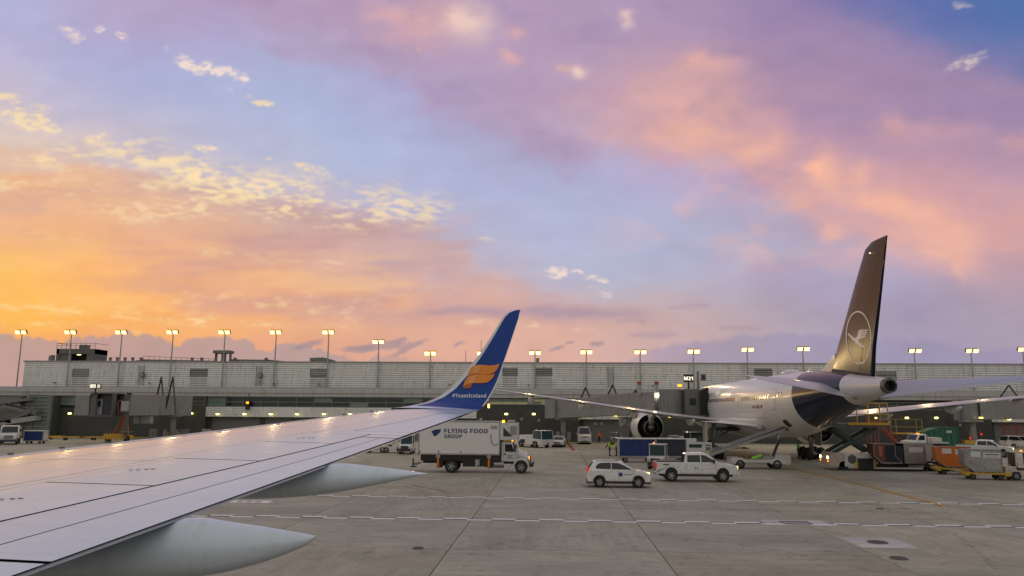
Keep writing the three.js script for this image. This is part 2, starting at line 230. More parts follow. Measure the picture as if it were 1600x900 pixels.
// ---------- naming ----------
const used = {};
const numbered = (n) => { const k = used[n] = (used[n] ?? -1) + 1; return k ? n + '_' + String(k).padStart(3, '0') : n; };
function mk(name, geo, m, parent) { const o = new THREE.Mesh(Array.isArray(geo) ? merge(geo) : geo, m); o.name = name; if (parent) parent.add(o); return o; }
function thing(name, label, category, p = [0, 0, 0], ry = 0, group) { const o = new THREE.Group(); o.name = numbered(name); o.position.set(...p); o.rotation.y = ry; o.userData = { label, category }; if (group) o.userData.group = group; scene.add(o); return o; }
function copyOf(src, label, p, ry = 0, group) { const o = src.clone(); o.name = numbered(src.name.replace(/_\d{3}$/, '')); o.userData = { ...src.userData, label }; if (group) o.userData.group = group; o.position.set(...p); o.rotation.y = ry; scene.add(o); return o; }
function struct(name, o) { o.name = name; o.userData.kind = 'structure'; scene.add(o); return o; }
const font = await new FontLoader().loadAsync('fonts/droid/droid_sans_bold.typeface.json');
const text = (s, size, depth = .004) => { const g = new TextGeometry(s, { font, size, depth, curveSegments: 3 }); g.computeBoundingBox(); const b = g.boundingBox; return g.translate(-(b.min.x + b.max.x) / 2, -(b.min.y + b.max.y) / 2, 0); };

// ---------- apron ----------
const ZT = -127;                                    // the plane of the terminal's lower wall
const J0 = onY(1055, 895).x, SL = 7.62, ROW0 = -28.7;
const concTile = (s0) => tile((u, v) => {
  const big = fbm(u + s0, v, 5), fine = fbm(u * 22 + 3, v * 22, 3), st = fbm(u * 1.2 + 40, v * 9 + s0, 4), spot = sst(.66, .76, fbm(u * 5 + 7 + s0, v * 5, 4));
  return .84 + .17 * (big - .5) + .11 * (fine - .5) + .12 * (st - .5) - .07 * spot;
}, 4, 4);
const concMaps = [0, 13].map((s) => srgb(tex(1024, concTile(s), .11)));
const concBump = tex(512, tile((u, v) => fbm(u, v, 3), 60, 60), .5);
const concs = [];
for (let k = 0; k < 12; k++) { const t = .43 * (1 + .13 * (hsh(k, 5) - .5)), w = .05 + .03 * hsh(k, 9); concs.push(M(lin(t * (1 + w * 1.0), t, t * (1 - w * 3.9)), .82, 0, { map: moved(concMaps[k % 2], hsh(k, 1), hsh(k, 2)), bumpMap: concBump, bumpScale: .004 })); }
{
  const g = new THREE.PlaneGeometry(3000, 3000).rotateX(-Math.PI / 2), u = g.attributes.uv; for (let i = 0; i < u.count; i++) u.setXY(i, u.getX(i) * 3000, u.getY(i) * 3000);
  const ground = struct('ground', mk('ground', g, concs[0])); ground.position.y = -.04;
  const apron = struct('apron', mk('apron', new THREE.PlaneGeometry(230, 128).rotateX(-Math.PI / 2).translate(15, -.018, -64), M(grey(.045), .9)));
  const slabG = uvm(new THREE.BoxGeometry(SL - .035, .016, SL - .035), SL, .016, SL).translate(0, -.008, 0);
  for (let r = -3; r < 14; r++) for (let c = -14; c < 16; c++) {
    const z = ROW0 - SL * (r - .5) , x = J0 + SL * (c + .5);
    if (z < ZT + 2 || -z + 5 < 4 || x - 5 > .78 * -z + 6 || x + 5 < -.88 * -z - 6) continue;
    const s = mk('concrete_slab', slabG, concs[Math.floor(hsh(r + 50, c + 90) * 12)], apron); s.position.set(x, 0, z);
    s.rotation.y = Math.floor(hsh(c + 7, r + 3) * 4) * Math.PI / 2; s.position.y = .0015 * hsh(r, c);
  }
  // painted markings, each dash a sheet four millimetres up
  const paintW = M(grey(.82, .02), .7, 0, { map: dirtTex }), paintK = M(grey(.03), .8), paintY = M(lin(.78, .42, .03), .7, 0, { map: dirtTex }), paintR = M(lin(.26, .06, .05), .8, 0, { map: dirtTex });
  const road = struct('road_marking', new THREE.Group());
  const quad = (a, b, c, d, y = .006) => { const g = new THREE.BufferGeometry(), P = [a, b, c, d]; g.setAttribute('position', new THREE.Float32BufferAttribute(P.flatMap((p) => [p[0], y, p[1]]), 3)); g.setAttribute('uv', new THREE.Float32BufferAttribute(P.flatMap((p) => [p[0], p[1]]), 2)); g.setIndex([0, 1, 2, 0, 2, 3]); g.computeVertexNormals(); return g; };
  const sheet = (w, d) => { const g = new THREE.PlaneGeometry(w, d).rotateX(-Math.PI / 2); uvm(g, w, d, d); return g; };
  for (const [pz, len, wd] of [[-36.3, 1.12, .34], [-45.2, 1.12, .34]]) {
    const wg = sheet(len, wd), kg = sheet(len, wd * .45);
    for (let i = -24; i < 42; i++) {
      const x = i * len, up = (i & 1) ? wd / 2 + .005 : -wd / 2 - .005;
      if (x > .76 * -pz + 3 || x < -.86 * -pz - 3) continue;
      mk('dash', wg, paintW, road).position.set(x, .007, pz + up); mk('dash', kg, paintK, road).position.set(x, .006, pz - up * .5);
    }
  }
  const ln = (a, b, w, m, nm, y = .007) => { const d = V3().subVectors(b, a).setY(0).normalize(), n = V3(-d.z, 0, d.x).multiplyScalar(w / 2); mk(nm, quad([a.x - n.x, a.z - n.z], [a.x + n.x, a.z + n.z], [b.x + n.x, b.z + n.z], [b.x - n.x, b.z - n.z], y), m, road); };
  const y0 = onY(1218, 728), y1 = onY(1330, 753), y2 = onY(1478, 791);
  ln(y0, y1, .42, paintK, 'line_border', .0065); ln(y1, y2, .42, paintK, 'line_border', .0062); ln(y0, y1, .22, paintY, 'centre_line', .0105); ln(y1, y2, .22, paintY, 'centre_line', .0108);
  ln(onY(886, 690), onY(896, 704), .5, paintR, 'red_line'); ln(onY(897, 702), onY(915, 703), .5, paintK, 'black_line');
  ln(onY(905, 705), onY(930, 745), .10, paintR, 'red_line', .0075);
  ln(onY(640, 757), onY(705, 770), .12, paintR, 'red_line', .0075);
  for (const [a, b, c, d] of [[690, 793, 800, 795], [1045, 797, 1190, 801], [1420, 803, 1600, 806], [400, 794, 520, 793]]) ln(onY(a, b), onY(c, d), .05, M(grey(.36, .02), .8, 0, { map: dirtTex }), 'faded_line');
  const pb = onY(392, 784); mk('painted_box', sheet(2.2, 1.0), paintW, road).position.set(pb.x, .007, pb.z); mk('painted_lettering', [-.6, -.1, .4].map((x) => sheet(.36, .5).translate(x, 0, 0)), M(grey(.25), .8), road).position.set(pb.x, .011, pb.z);
  // tyre marks: thin worn rubber ribbons, broken up by the concrete's grain
  const rubA = tex(256, tile((u, v) => sst(.42, .75, fbm(u * 3, v * 3, 4)) * .26, 8, 8), .35), rub = M(grey(.05), .9, 0, { alphaMap: rubA, transparent: true });
  const mark = (pts, w) => { const c = new THREE.CatmullRomCurve3(pts.map(([a, b]) => onY(a, b))), R = c.getPoints(40).map((q, i, A) => { const n = A[Math.min(40, i + 1)], m = A[Math.max(0, i - 1)], d = V3().subVectors(n, m).normalize(); return [V3(q.x - d.z * w, .0115, q.z + d.x * w), V3(q.x + d.z * w, .0115, q.z - d.x * w)]; }), g = loft(R, false, false), u = g.attributes.uv, ps = g.attributes.position; for (let i = 0; i < u.count; i++) u.setXY(i, ps.getX(i), ps.getZ(i)); mk('tyre_mark', g, rub, road); };
  for (const [L, w] of [[[[560, 745], [640, 752], [690, 768], [705, 790]], .13], [[[545, 750], [630, 760], [672, 776], [682, 796]], .13], [[[840, 738], [1000, 775], [1250, 790], [1500, 780]], .14], [[[830, 746], [990, 784], [1250, 800], [1500, 790]], .14], [[[600, 806], [900, 803], [1300, 809], [1590, 815]], .16], [[[600, 797], [900, 794], [1300, 799], [1590, 803]], .16], [[[1150, 760], [1300, 775], [1480, 830], [1560, 890]], .13], [[[700, 860], [900, 838], [1150, 850], [1400, 900]], .12]]) mark(L, w);
  // covers and patches in the slabs
  const cover = (px, py, r, sq) => {
    const p = onY(px, py), o = struct(numbered('manhole_cover'), new THREE.Group()); o.position.set(p.x, .006, p.z);
    if (sq) mk('concrete_patch', sheet(sq, sq * 1.15).rotateY(.0), M(grey(.62, .03), .85, 0, { map: concMaps[1] }), o);
    mk('cover', cy(r, r, .012, 0, .001, 0, 28), M(lin(.06, .05, .042), .7, .3), o); mk('cover_rim', new THREE.TorusGeometry(r, .035, 6, 28).rotateX(Math.PI / 2).translate(0, .004, 0), mt.dsteel, o);
  };
  cover(1371, 848, .36, 2.1); cover(1404, 873, .27, 0); cover(653, 857, .18, 0); cover(1375, 795, .16, 0);
  const gp = onY(1243, 817), gr = struct('drain_grate', new THREE.Group()); gr.position.set(gp.x, .006, gp.z);
  mk('concrete_patch', sheet(2.9, 1.7), M(grey(.60, .03), .85, 0, { map: concMaps[0] }), gr); mk('grate_frame', [bx(1.3, .01, .08, 0, .001, .45), bx(1.3, .01, .08, 0, .001, -.45), bx(.08, .01, .82, .61, .001, 0), bx(.08, .01, .82, -.61, .001, 0)], mt.dsteel, gr);
  for (let i = 0; i < 9; i++) mk('grate_bar', bx(.05, .01, .82, -.48 + i * .12, .001, 0), mt.dsteel, gr);
}

// ---------- terminal ----------
const TX = (px, z = ZT) => onZ(px, 600, z).x, TY = (py, px = 450, z = ZT) => onZ(px, py, z).y;
const ROOF = TY(566), WB = TY(606), PAR = TY(620), RIB0 = TY(636), SID0 = TY(652);
const sidingTex = srgb(tex(512, tile((u, v) => .92 + .04 * (fbm(u * .5, v * 7, 5) - .5) + .12 * (fbm(u * 11, v * .5, 4) - .5) - .10 * sst(.62, .78, fbm(u * 4 + 2, v * 1.1, 4)), 6, 6), .12));
const sidings = [.80, .84, .77, .82].map((v, i) => M(lin(v * .98, v, v * .99), .5, .1, { map: moved(sidingTex, i * .31, i * .17) }));
const terminal = thing('airport_terminal', 'long grey metal sided airport terminal with a dark lower storey', 'building', [0, 0, 0]);
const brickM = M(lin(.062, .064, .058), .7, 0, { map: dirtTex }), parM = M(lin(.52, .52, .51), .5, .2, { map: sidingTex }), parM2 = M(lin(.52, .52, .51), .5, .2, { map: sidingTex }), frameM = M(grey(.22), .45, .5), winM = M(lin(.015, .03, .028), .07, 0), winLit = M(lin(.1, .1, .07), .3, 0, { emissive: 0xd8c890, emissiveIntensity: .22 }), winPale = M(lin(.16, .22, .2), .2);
// corrugated siding: a stepped profile run along the wall
function siding(x0, x1, y0, y1, z, n, dep = .14) {
  const pts = []; const h = (y1 - y0) / n;
  for (let i = 0; i < n; i++) { const y = y0 + i * h; pts.push([y, 0], [y + h * .10, 0], [y + h * .22, dep], [y + h * .97, dep * .8], [y + h * .999, 0]); }
  const pos = [], uv = [], idx = [];
  pts.forEach(([y, d]) => { pos.push(x0, y, z + d, x1, y, z + d); uv.push(x0, y, x1, y); });
  const g = new THREE.BufferGeometry(); g.setAttribute('position', new THREE.Float32BufferAttribute(pos, 3)); g.setAttribute('uv', new THREE.Float32BufferAttribute(uv, 2));
  for (let i = 0; i < pts.length - 1; i++) { const a = i * 2; idx.push(a, a + 1, a + 2, a + 1, a + 3, a + 2); }
  g.setIndex(idx); const f = g.toNonIndexed(); f.computeVertexNormals(); return f;
}
const MASTS = [35, 112, 191, 271, 352, 432, 514, 592, 673, 755, 836, 916, 1000, 1083, 1167, 1254, 1340, 1428, 1517, 1598].map((p) => TX(p));
{
  const XL = TX(28), XR = TX(1700), EL = TX(-60), up = ZT - 1.2;
  const bays = [XL, ...MASTS.slice(1).map((x) => x - .4), XR];
  for (let i = 0; i < bays.length - 1; i++) mk('wall_panel', siding(bays[i] + .012, bays[i + 1] - .012, WB - .3, ROOF, up, 13), sidings[Math.floor(hsh(i, 21) * 4)], terminal);
  mk('upper_storey', bx(XR - XL - .1, ROOF - .05, 18, (XR + XL) / 2, 0, up - 9.02), M(grey(.16), .7), terminal);
  mk('roof_coping', bx(XR - XL + .3, .22, .5, (XR + XL) / 2, ROOF, up + .0), M(grey(.30), .5, .3), terminal);
  for (let i = 1; i < bays.length - 1; i++) mk('panel_joint', bx(.09, ROOF - WB, .06, bays[i], WB, up + .09), M(grey(.24), .5, .3), terminal);
  // parapet of the lower storey: two steps
  mk('parapet', [bx(XR - EL, WB - PAR - .62, .5, (XR + EL) / 2, PAR + .62, ZT + .25)], parM, terminal);
  mk('parapet_fascia', [bx(XR - EL, .6, .38, (XR + EL) / 2, PAR + .01, ZT + .12)], parM2, terminal);
  mk('lower_roof', bx(XR - EL, .1, 8, (XR + EL) / 2, PAR + .2, ZT - 4.2), M(grey(.2), .8), terminal);
  // louvres and hatches of the upper wall
  for (const [a, b, c, d] of [[113, 137, 577, 588], [297, 323, 577, 588], [485, 510, 577, 588], [786, 808, 576, 587], [836, 862, 576, 587], [1370, 1400, 580, 600], [1180, 1206, 577, 588]]) {
    const x0 = TX(a, up), x1 = TX(b, up), yb = TY(d, a, up), yt = TY(c, a, up), w = x1 - x0, cx = (x0 + x1) / 2;
    mk('louvre_frame', [bx(w + .2, .1, .16, cx, yt, up + .12), bx(w + .2, .1, .16, cx, yb - .1, up + .12), bx(.1, yt - yb, .16, x0 - .05, yb, up + .12), bx(.1, yt - yb, .16, x1 + .05, yb, up + .12)], frameM, terminal);
    const n = 7, h = (yt - yb) / n; for (let i = 0; i < n; i++) mk('louvre_slat', bx(w, h * .9, .02, 0, -h * .45, 0).rotateX(-.6).translate(cx, yb + h * (i + .5), up + .14), M(grey(.16), .5, .3), terminal);
    if (d < 590) mk('hatch_panel', bx(w + .1, 1.75, .05, cx, yb - 1.95, up + .1), M(lin(.34, .335, .32), .5, .2, { map: sidingTex }), terminal);
  }
  // service ladders with a box
  for (const [px, t] of [[221, 1], [405, 1], [954, 0]]) {
    const x = TX(px, up); mk('ladder', [bar([x - .45, WB + .3, up + .35], [x - .45, ROOF - .5, up + .35], .04), bar([x + .45, WB + .3, up + .35], [x + .45, ROOF - .5, up + .35], .04), ...Array.from({ length: 9 }, (_, i) => bar([x - .45, WB + .6 + i * .36, up + .35], [x + .45, WB + .6 + i * .36, up + .35], .025))], mt.dsteel, terminal);
    if (t) { mk('equipment_box', rbx(.62, .8, .3, .05, x + .35, WB + 1.7, up + .55), M(grey(.05), .5), terminal); mk('box_face', bx(.4, .56, .02, x + .35, WB + 1.82, up + .72), mt.lgrey, terminal); }
  }
  for (const px of [88, 236, 430, 500, 703, 826, 1020, 1220]) { const x = TX(px, up); mk('wall_camera', [bar([x, WB + .5, up + .1], [x, WB + .7, up + .55], .05), rbx(.3, .22, .5, .05, x, WB + .62, up + .65)], mt.mgrey, terminal); }
  // rooftop: plant room with a railing, gantry, ducts
  const rz = up - 3, rX = (p) => TX(p, rz), rY = (p, q = 300) => TY(p, q, rz);
  const pl = rX(83), pr = rX(143), pb = ROOF, pt = rY(545, 110), pc = (pl + pr) / 2;
  mk('plant_room', [bx(pr - pl, .9, 4, pc, pt - .9, rz - 2), bx(.5, pt - pb, 4, pl + .25, pb, rz - 2), bx(1.4, pt - pb, 3.9, pr - .7, pb, rz - 2), bx(pr - pl - .2, pt - pb, .3, pc, pb, rz - 3.9), bx(2.2, pt - pb - .1, .2, pl + 1.6, pb, rz - .3)], M(lin(.17, .165, .155), .7, 0, { map: dirtTex }), terminal);
  mk('plant_room_lamp', bx(.7, .18, .1, pc - .2, pb + 1.5, rz - 1.4), glow(0xffe0a0, 2.5), terminal);
  mk('roof_railing', [...Array.from({ length: 9 }, (_, i) => bar([pl + (pr - pl) * i / 8, pt, rz], [pl + (pr - pl) * i / 8, pt + 1.0, rz], .035)), bar([pl, pt + 1, rz], [pr, pt + 1, rz], .035), bar([pl, pt + .55, rz], [pr, pt + .55, rz], .03), bar([pl, pt + 1, rz], [pl, pt + 1, rz - 4], .035), bar([pr, pt + 1, rz], [pr, pt + 1, rz - 4], .035)], mt.dsteel, terminal);
  mk('roof_unit', rbx(1.3, .8, 1.2, .05, pc + .7, pt, rz - 1.4), mt.mgrey, terminal); mk('roof_unit', [cy(.35, .35, 1.4, rX(78), ROOF, rz), cy(.12, .12, 1.3, rX(73), ROOF, rz)], mt.mgrey, terminal);
  const l0 = rX(195), l1 = rX(332); mk('roof_block', ext([[l0, ROOF], [l1, ROOF], [l1, ROOF + .5], [l0 + 3, ROOF + .7], [l0, ROOF + .25]], 3, 0, rz - 1.5), M(grey(.15), .7), terminal);
  mk('roof_railing', [...Array.from({ length: 14 }, (_, i) => bar([l0 + 3 + (l1 - l0 - 3) * i / 13, ROOF + .4, rz], [l0 + 3 + (l1 - l0 - 3) * i / 13, ROOF + 1.25 - .035 * i, rz], .03)), bar([l0 + 3, ROOF + 1.25, rz], [l1, ROOF + .8, rz], .035)], mt.dsteel, terminal);
  for (const p of [171, 182, 194, 206, 219, 299, 314, 366, 415]) mk('roof_vent', [cy(.2, .2, .75, rX(p), ROOF, rz + .4, 10), cy(.3, .3, .3, rX(p), ROOF + .7, rz + .4, 10)], mt.mgrey, terminal);
  const g0 = rX(333), g1 = rX(359), gy = rY(548, 345); mk('roof_gantry', [bx(g1 - g0, .5, 2, (g0 + g1) / 2, gy - .5, rz), bx(.35, gy - ROOF, .35, g0 + .2, ROOF, rz), bx(.7, gy - ROOF, .5, (g0 + g1) / 2 + .1, ROOF, rz), bx(.3, gy - ROOF, .35, g1 - .2, ROOF, rz)], M(grey(.17), .7), terminal);
  mk('roof_block', ext([[rX(359), ROOF], [rX(482), ROOF], [rX(470), ROOF + .15], [rX(420), ROOF + .7], [rX(359), ROOF + .75]], 3, 0, rz - 1.5), M(grey(.2), .7), terminal);
  const d0 = rX(482), d1 = rX(528); mk('roof_duct', ext([[d0, ROOF], [d0 + .5, ROOF], [d0 + .5, ROOF + .55], [d1 - 1.2, ROOF + .3], [d1, ROOF], [d1, ROOF + .25], [d1 - 1.4, ROOF + .8], [d0 + 2.4, ROOF + 1.15], [d0, ROOF + 1.05]], 1.4, .05, rz - .7), M(grey(.2), .6, .2), terminal);
  for (const [p, h] of [[568, .3], [840, 1.1], [927, .25], [1432, .3], [727, 2.4], [751, 4.2]]) mk('roof_mast', h > 2 ? bar([rX(p), ROOF, rz], [rX(p), ROOF + h, rz], .05) : bx(.5, h, .5, rX(p), ROOF, rz), mt.mgrey, terminal);

  // lower storey: body, openings between piers
  mk('lower_body', bx(XR - EL, PAR, 10, (XR + EL) / 2, 0, ZT - 12.6), M(grey(.02), .8), terminal);
  const wallZ = ZT - .35;
  const wallBit = (a, b, y0, y1, m, nm = 'wall_section', dz = 0, th = .3) => mk(nm, bx(TX(b) - TX(a) - .01, y1 - y0 - .01, th, (TX(a) + TX(b)) / 2, y0, wallZ + dz), m, terminal);
  // brick parts
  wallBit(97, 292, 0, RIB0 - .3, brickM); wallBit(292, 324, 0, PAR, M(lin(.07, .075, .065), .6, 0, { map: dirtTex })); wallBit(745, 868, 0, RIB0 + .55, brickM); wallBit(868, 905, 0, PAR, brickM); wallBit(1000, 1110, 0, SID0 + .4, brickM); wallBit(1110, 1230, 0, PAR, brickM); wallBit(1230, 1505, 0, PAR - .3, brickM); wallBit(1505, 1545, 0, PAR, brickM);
  // ribbon of windows with mullions and two rails; panes are single pieces
  const ribbon = (a, b, y0, y1, step, kinds) => {
    const x0 = TX(a), x1 = TX(b), n = Math.max(1, Math.round((x1 - x0) / step)), w = (x1 - x0) / n;
    for (let i = 0; i < n; i++) for (let k = 0; k < 2; k++) { const h = (y1 - y0) / 2; mk('window_pane', bx(w - .1, h - .08, .04, x0 + w * (i + .5), y0 + h * k + .04, wallZ + .06), kinds[Math.floor(hsh(i * 2 + k + a, 3) * kinds.length)], terminal); }
    for (let i = 0; i <= n; i++) mk('mullion', bx(.1, y1 - y0, .18, x0 + w * i, y0, wallZ + .1), frameM, terminal);
    for (const y of [y0, (y0 + y1) / 2, y1]) mk('window_rail', bx(x1 - x0, .1, .14, (x0 + x1) / 2, y - .05, wallZ + .09), frameM, terminal);
  };
  ribbon(97, 180, RIB0 + .1, PAR - .15, 2.9, [winLit, winPale, winPale]); ribbon(295, 322, RIB0 + .3, PAR - .2, 3, [winM, winPale]);
  ribbon(326, 745, RIB0 + .05, PAR - .1, 3.05, [winM, winM, winM, winM, winPale]);
  ribbon(745, 865, RIB0 + .65, PAR - .15, 2.3, [winLit, winPale, winLit]); ribbon(1235, 1500, RIB0 + .2, PAR - .35, 3.2, [winM, winPale, winM]); ribbon(1545, 1690, RIB0 + .3, PAR - .15, 3, [winM]);
  // silhouettes of seats and displays behind the ribbon
  // pale siding band with the dock doors below it
  for (const [a, b] of [[324, 745], [905, 1000], [1545, 1690]]) {
    const n = Math.round((TX(b) - TX(a)) / 9.1) || 1; for (let i = 0; i < n; i++) { const x0 = TX(a) + (TX(b) - TX(a)) * i / n, x1 = TX(a) + (TX(b) - TX(a)) * (i + 1) / n; mk('siding_panel', siding(x0 + .01, x1 - .01, SID0, a < 900 || a > 1500 ? RIB0 - .03 : RIB0 - .4, wallZ + .15, 5, .07), sidings[i % 4], terminal); mk('pier', bx(.7, SID0, .7, x0 + .3, 0, ZT - 1.2), M(lin(.05, .05, .045), .8), terminal); }
  }
  // deep dock bays: dark back wall with doors, crate and pipes
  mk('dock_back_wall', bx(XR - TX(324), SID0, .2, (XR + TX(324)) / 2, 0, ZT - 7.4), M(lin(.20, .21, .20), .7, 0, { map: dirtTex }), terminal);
  const inBay = (px, w, h, y, m, nm) => mk(nm, bx(w, h, .12, TX(px, ZT - 7.2), y, ZT - 7.2), m, terminal);
  inBay(376, 1.1, 2.6, .02, mt.red, 'red_door'); inBay(690, 2.2, 2.7, .02, M(grey(.12), .5), 'roller_door'); inBay(560, 3.4, 2.9, .02, M(grey(.06), .6), 'roller_door'); inBay(470, 3.4, 2.9, .02, M(grey(.05), .6), 'roller_door'); inBay(928, 3.2, 2.8, .02, M(lin(.03, .06, .06), .4), 'roller_door'); inBay(975, 2.6, 2.8, .02, M(lin(.025, .05, .05), .4), 'roller_door');
  // doors and small signs on the brick parts
  const onBrick = (px, py, w, h, m, nm) => { const p = onZ(px, py, wallZ + .2); mk(nm, bx(w, h, .08, p.x, p.y - h / 2, wallZ + .2), m, terminal); };
  for (const [px, py] of [[803, 672], [850, 668], [1400, 672], [1440, 668]]) onBrick(px, py, 1.1, 2.1, M(lin(.04, .05, .05), .5), 'service_door');
  for (const [px, py] of [[815, 655], [842, 657], [905, 655], [930, 662], [940, 662], [1390, 660], [1500, 664]]) onBrick(px, py, .35, .4, mt.lgrey, 'wall_notice');
  for (let i = 0; i < 6; i++) { const x = TX([110, 205, 760, 810, 1260, 1480][i]); mk('conduit', bar([x, .05, wallZ + .24], [x, RIB0 - .4, wallZ + .24], .06), mt.dgrey, terminal); }
  // yellow crash rail along the foot of the wall
  mk('crash_rail', bx(TX(292) - TX(97), .14, .1, (TX(97) + TX(292)) / 2, .1, wallZ + .3), mt.yellow, terminal);
  mk('crash_rail', bx(TX(868) - TX(745), .14, .1, (TX(868) + TX(745)) / 2, .1, wallZ + .3), mt.yellow, terminal);
  // glazed stair tower and the ramps beside it
  const sx0 = TX(60), sx1 = TX(97), sz = ZT + 2.2;
  for (let k = 0; k < 9; k++) for (let i = 0; i < 3; i++) { const h = (PAR - 1.5) / 9, w = (sx1 - sx0 - .5) / 3; mk('stair_pane', bx(w - .06, h - .1, .04, sx0 + .1 + w * (i + .5), 1.3 + h * k + .05, sz), hsh(i, k) > .5 ? M(lin(.10, .14, .11), .25) : M(lin(.13, .16, .12), .3), terminal); }
  for (let k = 0; k <= 9; k++) mk('stair_rail', bx(sx1 - sx0, .1, .14, (sx0 + sx1) / 2, 1.25 + (PAR - 1.5) / 9 * k, sz + .05), mt.lgrey, terminal);
  mk('stair_column', [bx(.55, PAR, .5, sx1 - .2, 0, sz), bx(.2, PAR - .3, .3, sx0 + 1.2, 0, sz)], mt.mgrey, terminal); mk('stair_base', bx(sx1 - sx0, 1.25, .4, (sx0 + sx1) / 2, 0, sz), mt.lgrey, terminal); mk('stair_core', bx(sx1 - sx0 - .1, PAR - .1, 2.3, (sx0 + sx1) / 2, 0, ZT + .9), M(lin(.06, .07, .06), .7), terminal);
  mk('stair_tower_wall', bx(TX(60) - TX(48), 2.7, .3, (TX(60) + TX(48)) / 2, RIB0 - .6, sz - .3), mt.lgrey, terminal); mk('stair_door', bx(.9, 1.9, .1, TX(59.5) - .8, RIB0 - .3, sz - .1), mt.glass, terminal);
  const rp = (px, py) => { const p = onZ(px, py, sz + .4); return [p.x, p.y, sz + .4]; };
  for (const [a, b, h, m] of [[[-45, 668], [62, 653], .8, mt.lgrey], [[-45, 648], [24, 659], .5, mt.mgrey], [[10, 634], [62, 646], .45, mt.mgrey], [[-45, 637], [50, 624], .45, mt.mgrey], [[5, 660], [62, 642], .3, mt.mgrey]]) mk('ramp', beam(rp(...a), rp(...b), 2.2, h), m, terminal);
  for (const [a, b] of [[[-45, 661], [62, 643]], [[8, 652], [62, 636]], [[10, 628], [60, 640]], [[-45, 630], [50, 618]], [[5, 656], [62, 638]]]) { const A = rp(...a), B = rp(...b); A[2] = B[2] = sz + 1.5; mk('ramp_handrail', [bar(A, B, .05), ...Array.from({ length: 10 }, (_, i) => { const t = i / 9, x = A[0] + (B[0] - A[0]) * t, y = A[1] + (B[1] - A[1]) * t; return bar([x, y, A[2]], [x, y - .9, A[2]], .03); })], mt.mgrey, terminal); }
  mk('ramp_canopy', bx(TX(20) - EL, .25, 3, (TX(20) + EL) / 2 - 1, TY(656, 10), sz), mt.lgrey, terminal);
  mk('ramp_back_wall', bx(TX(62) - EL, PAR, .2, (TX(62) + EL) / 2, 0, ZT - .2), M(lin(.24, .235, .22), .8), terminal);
}
// dock lamps: wall packs with a small lamp each
const lampG = glow(0xf4e070, 3.0), lampCore = glow(0xfffbd8, 18), lampLabel = 'lit wall pack lamp on the dark lower storey of the terminal';
function dockLamp(px, py, k = 1, z = ZT + .35) {
  const p = onZ(px, py, z), o = thing('dock_lamp', k === 1 ? 'lit wall lamp on the pale siding band above the dock bays' : { 109: 'lit wall lamp beside the glazed stair tower', 237: 'lit wall lamp below the retracted jet bridge tunnel', 299: 'lit wall lamp beside the retracted bridge column', 1047: 'lit wall lamp above the airliner engine', 897: 'lit wall lamp beside the docked bridge column', 1577: 'lit wall lamp on the siding above the white minivan' }[px] || lampLabel, 'lamp', [p.x, p.y, p.z], 0, 'wall lamps along the terminal docks');
  mk('housing', [rbx(.56, .16, .34, .04, 0, .14, -.06), bx(.3, .3, .12, 0, 0, -.28), bar([0, .1, -.2], [0, .1, ZT - .7 - p.z], .05)], mt.dgrey, o); mk('lamp_lens', rbx(.56, .3, .26, .06, 0, -.14, 0), lampG, o); mk('lamp_bulb', rbx(.26, .14, .05, .02, 0, -.06, .13), lampCore, o);
  const l = new THREE.PointLight(0xfff0b8, 4 * k); l.position.set(0, .02, 0); l.shadow.radius = 6; l.castShadow = true; o.add(l);
}
for (const x of [340, 382, 423, 464, 506, 547, 588, 630]) dockLamp(x, 647);
for (const [x, y] of [[109, 646], [237, 647], [299, 646], [791, 647], [834, 647], [897, 648], [919, 648], [962, 649], [1047, 651], [1370, 653], [1417, 653], [1463, 653], [1577, 655]]) dockLamp(x, y, 1.1);
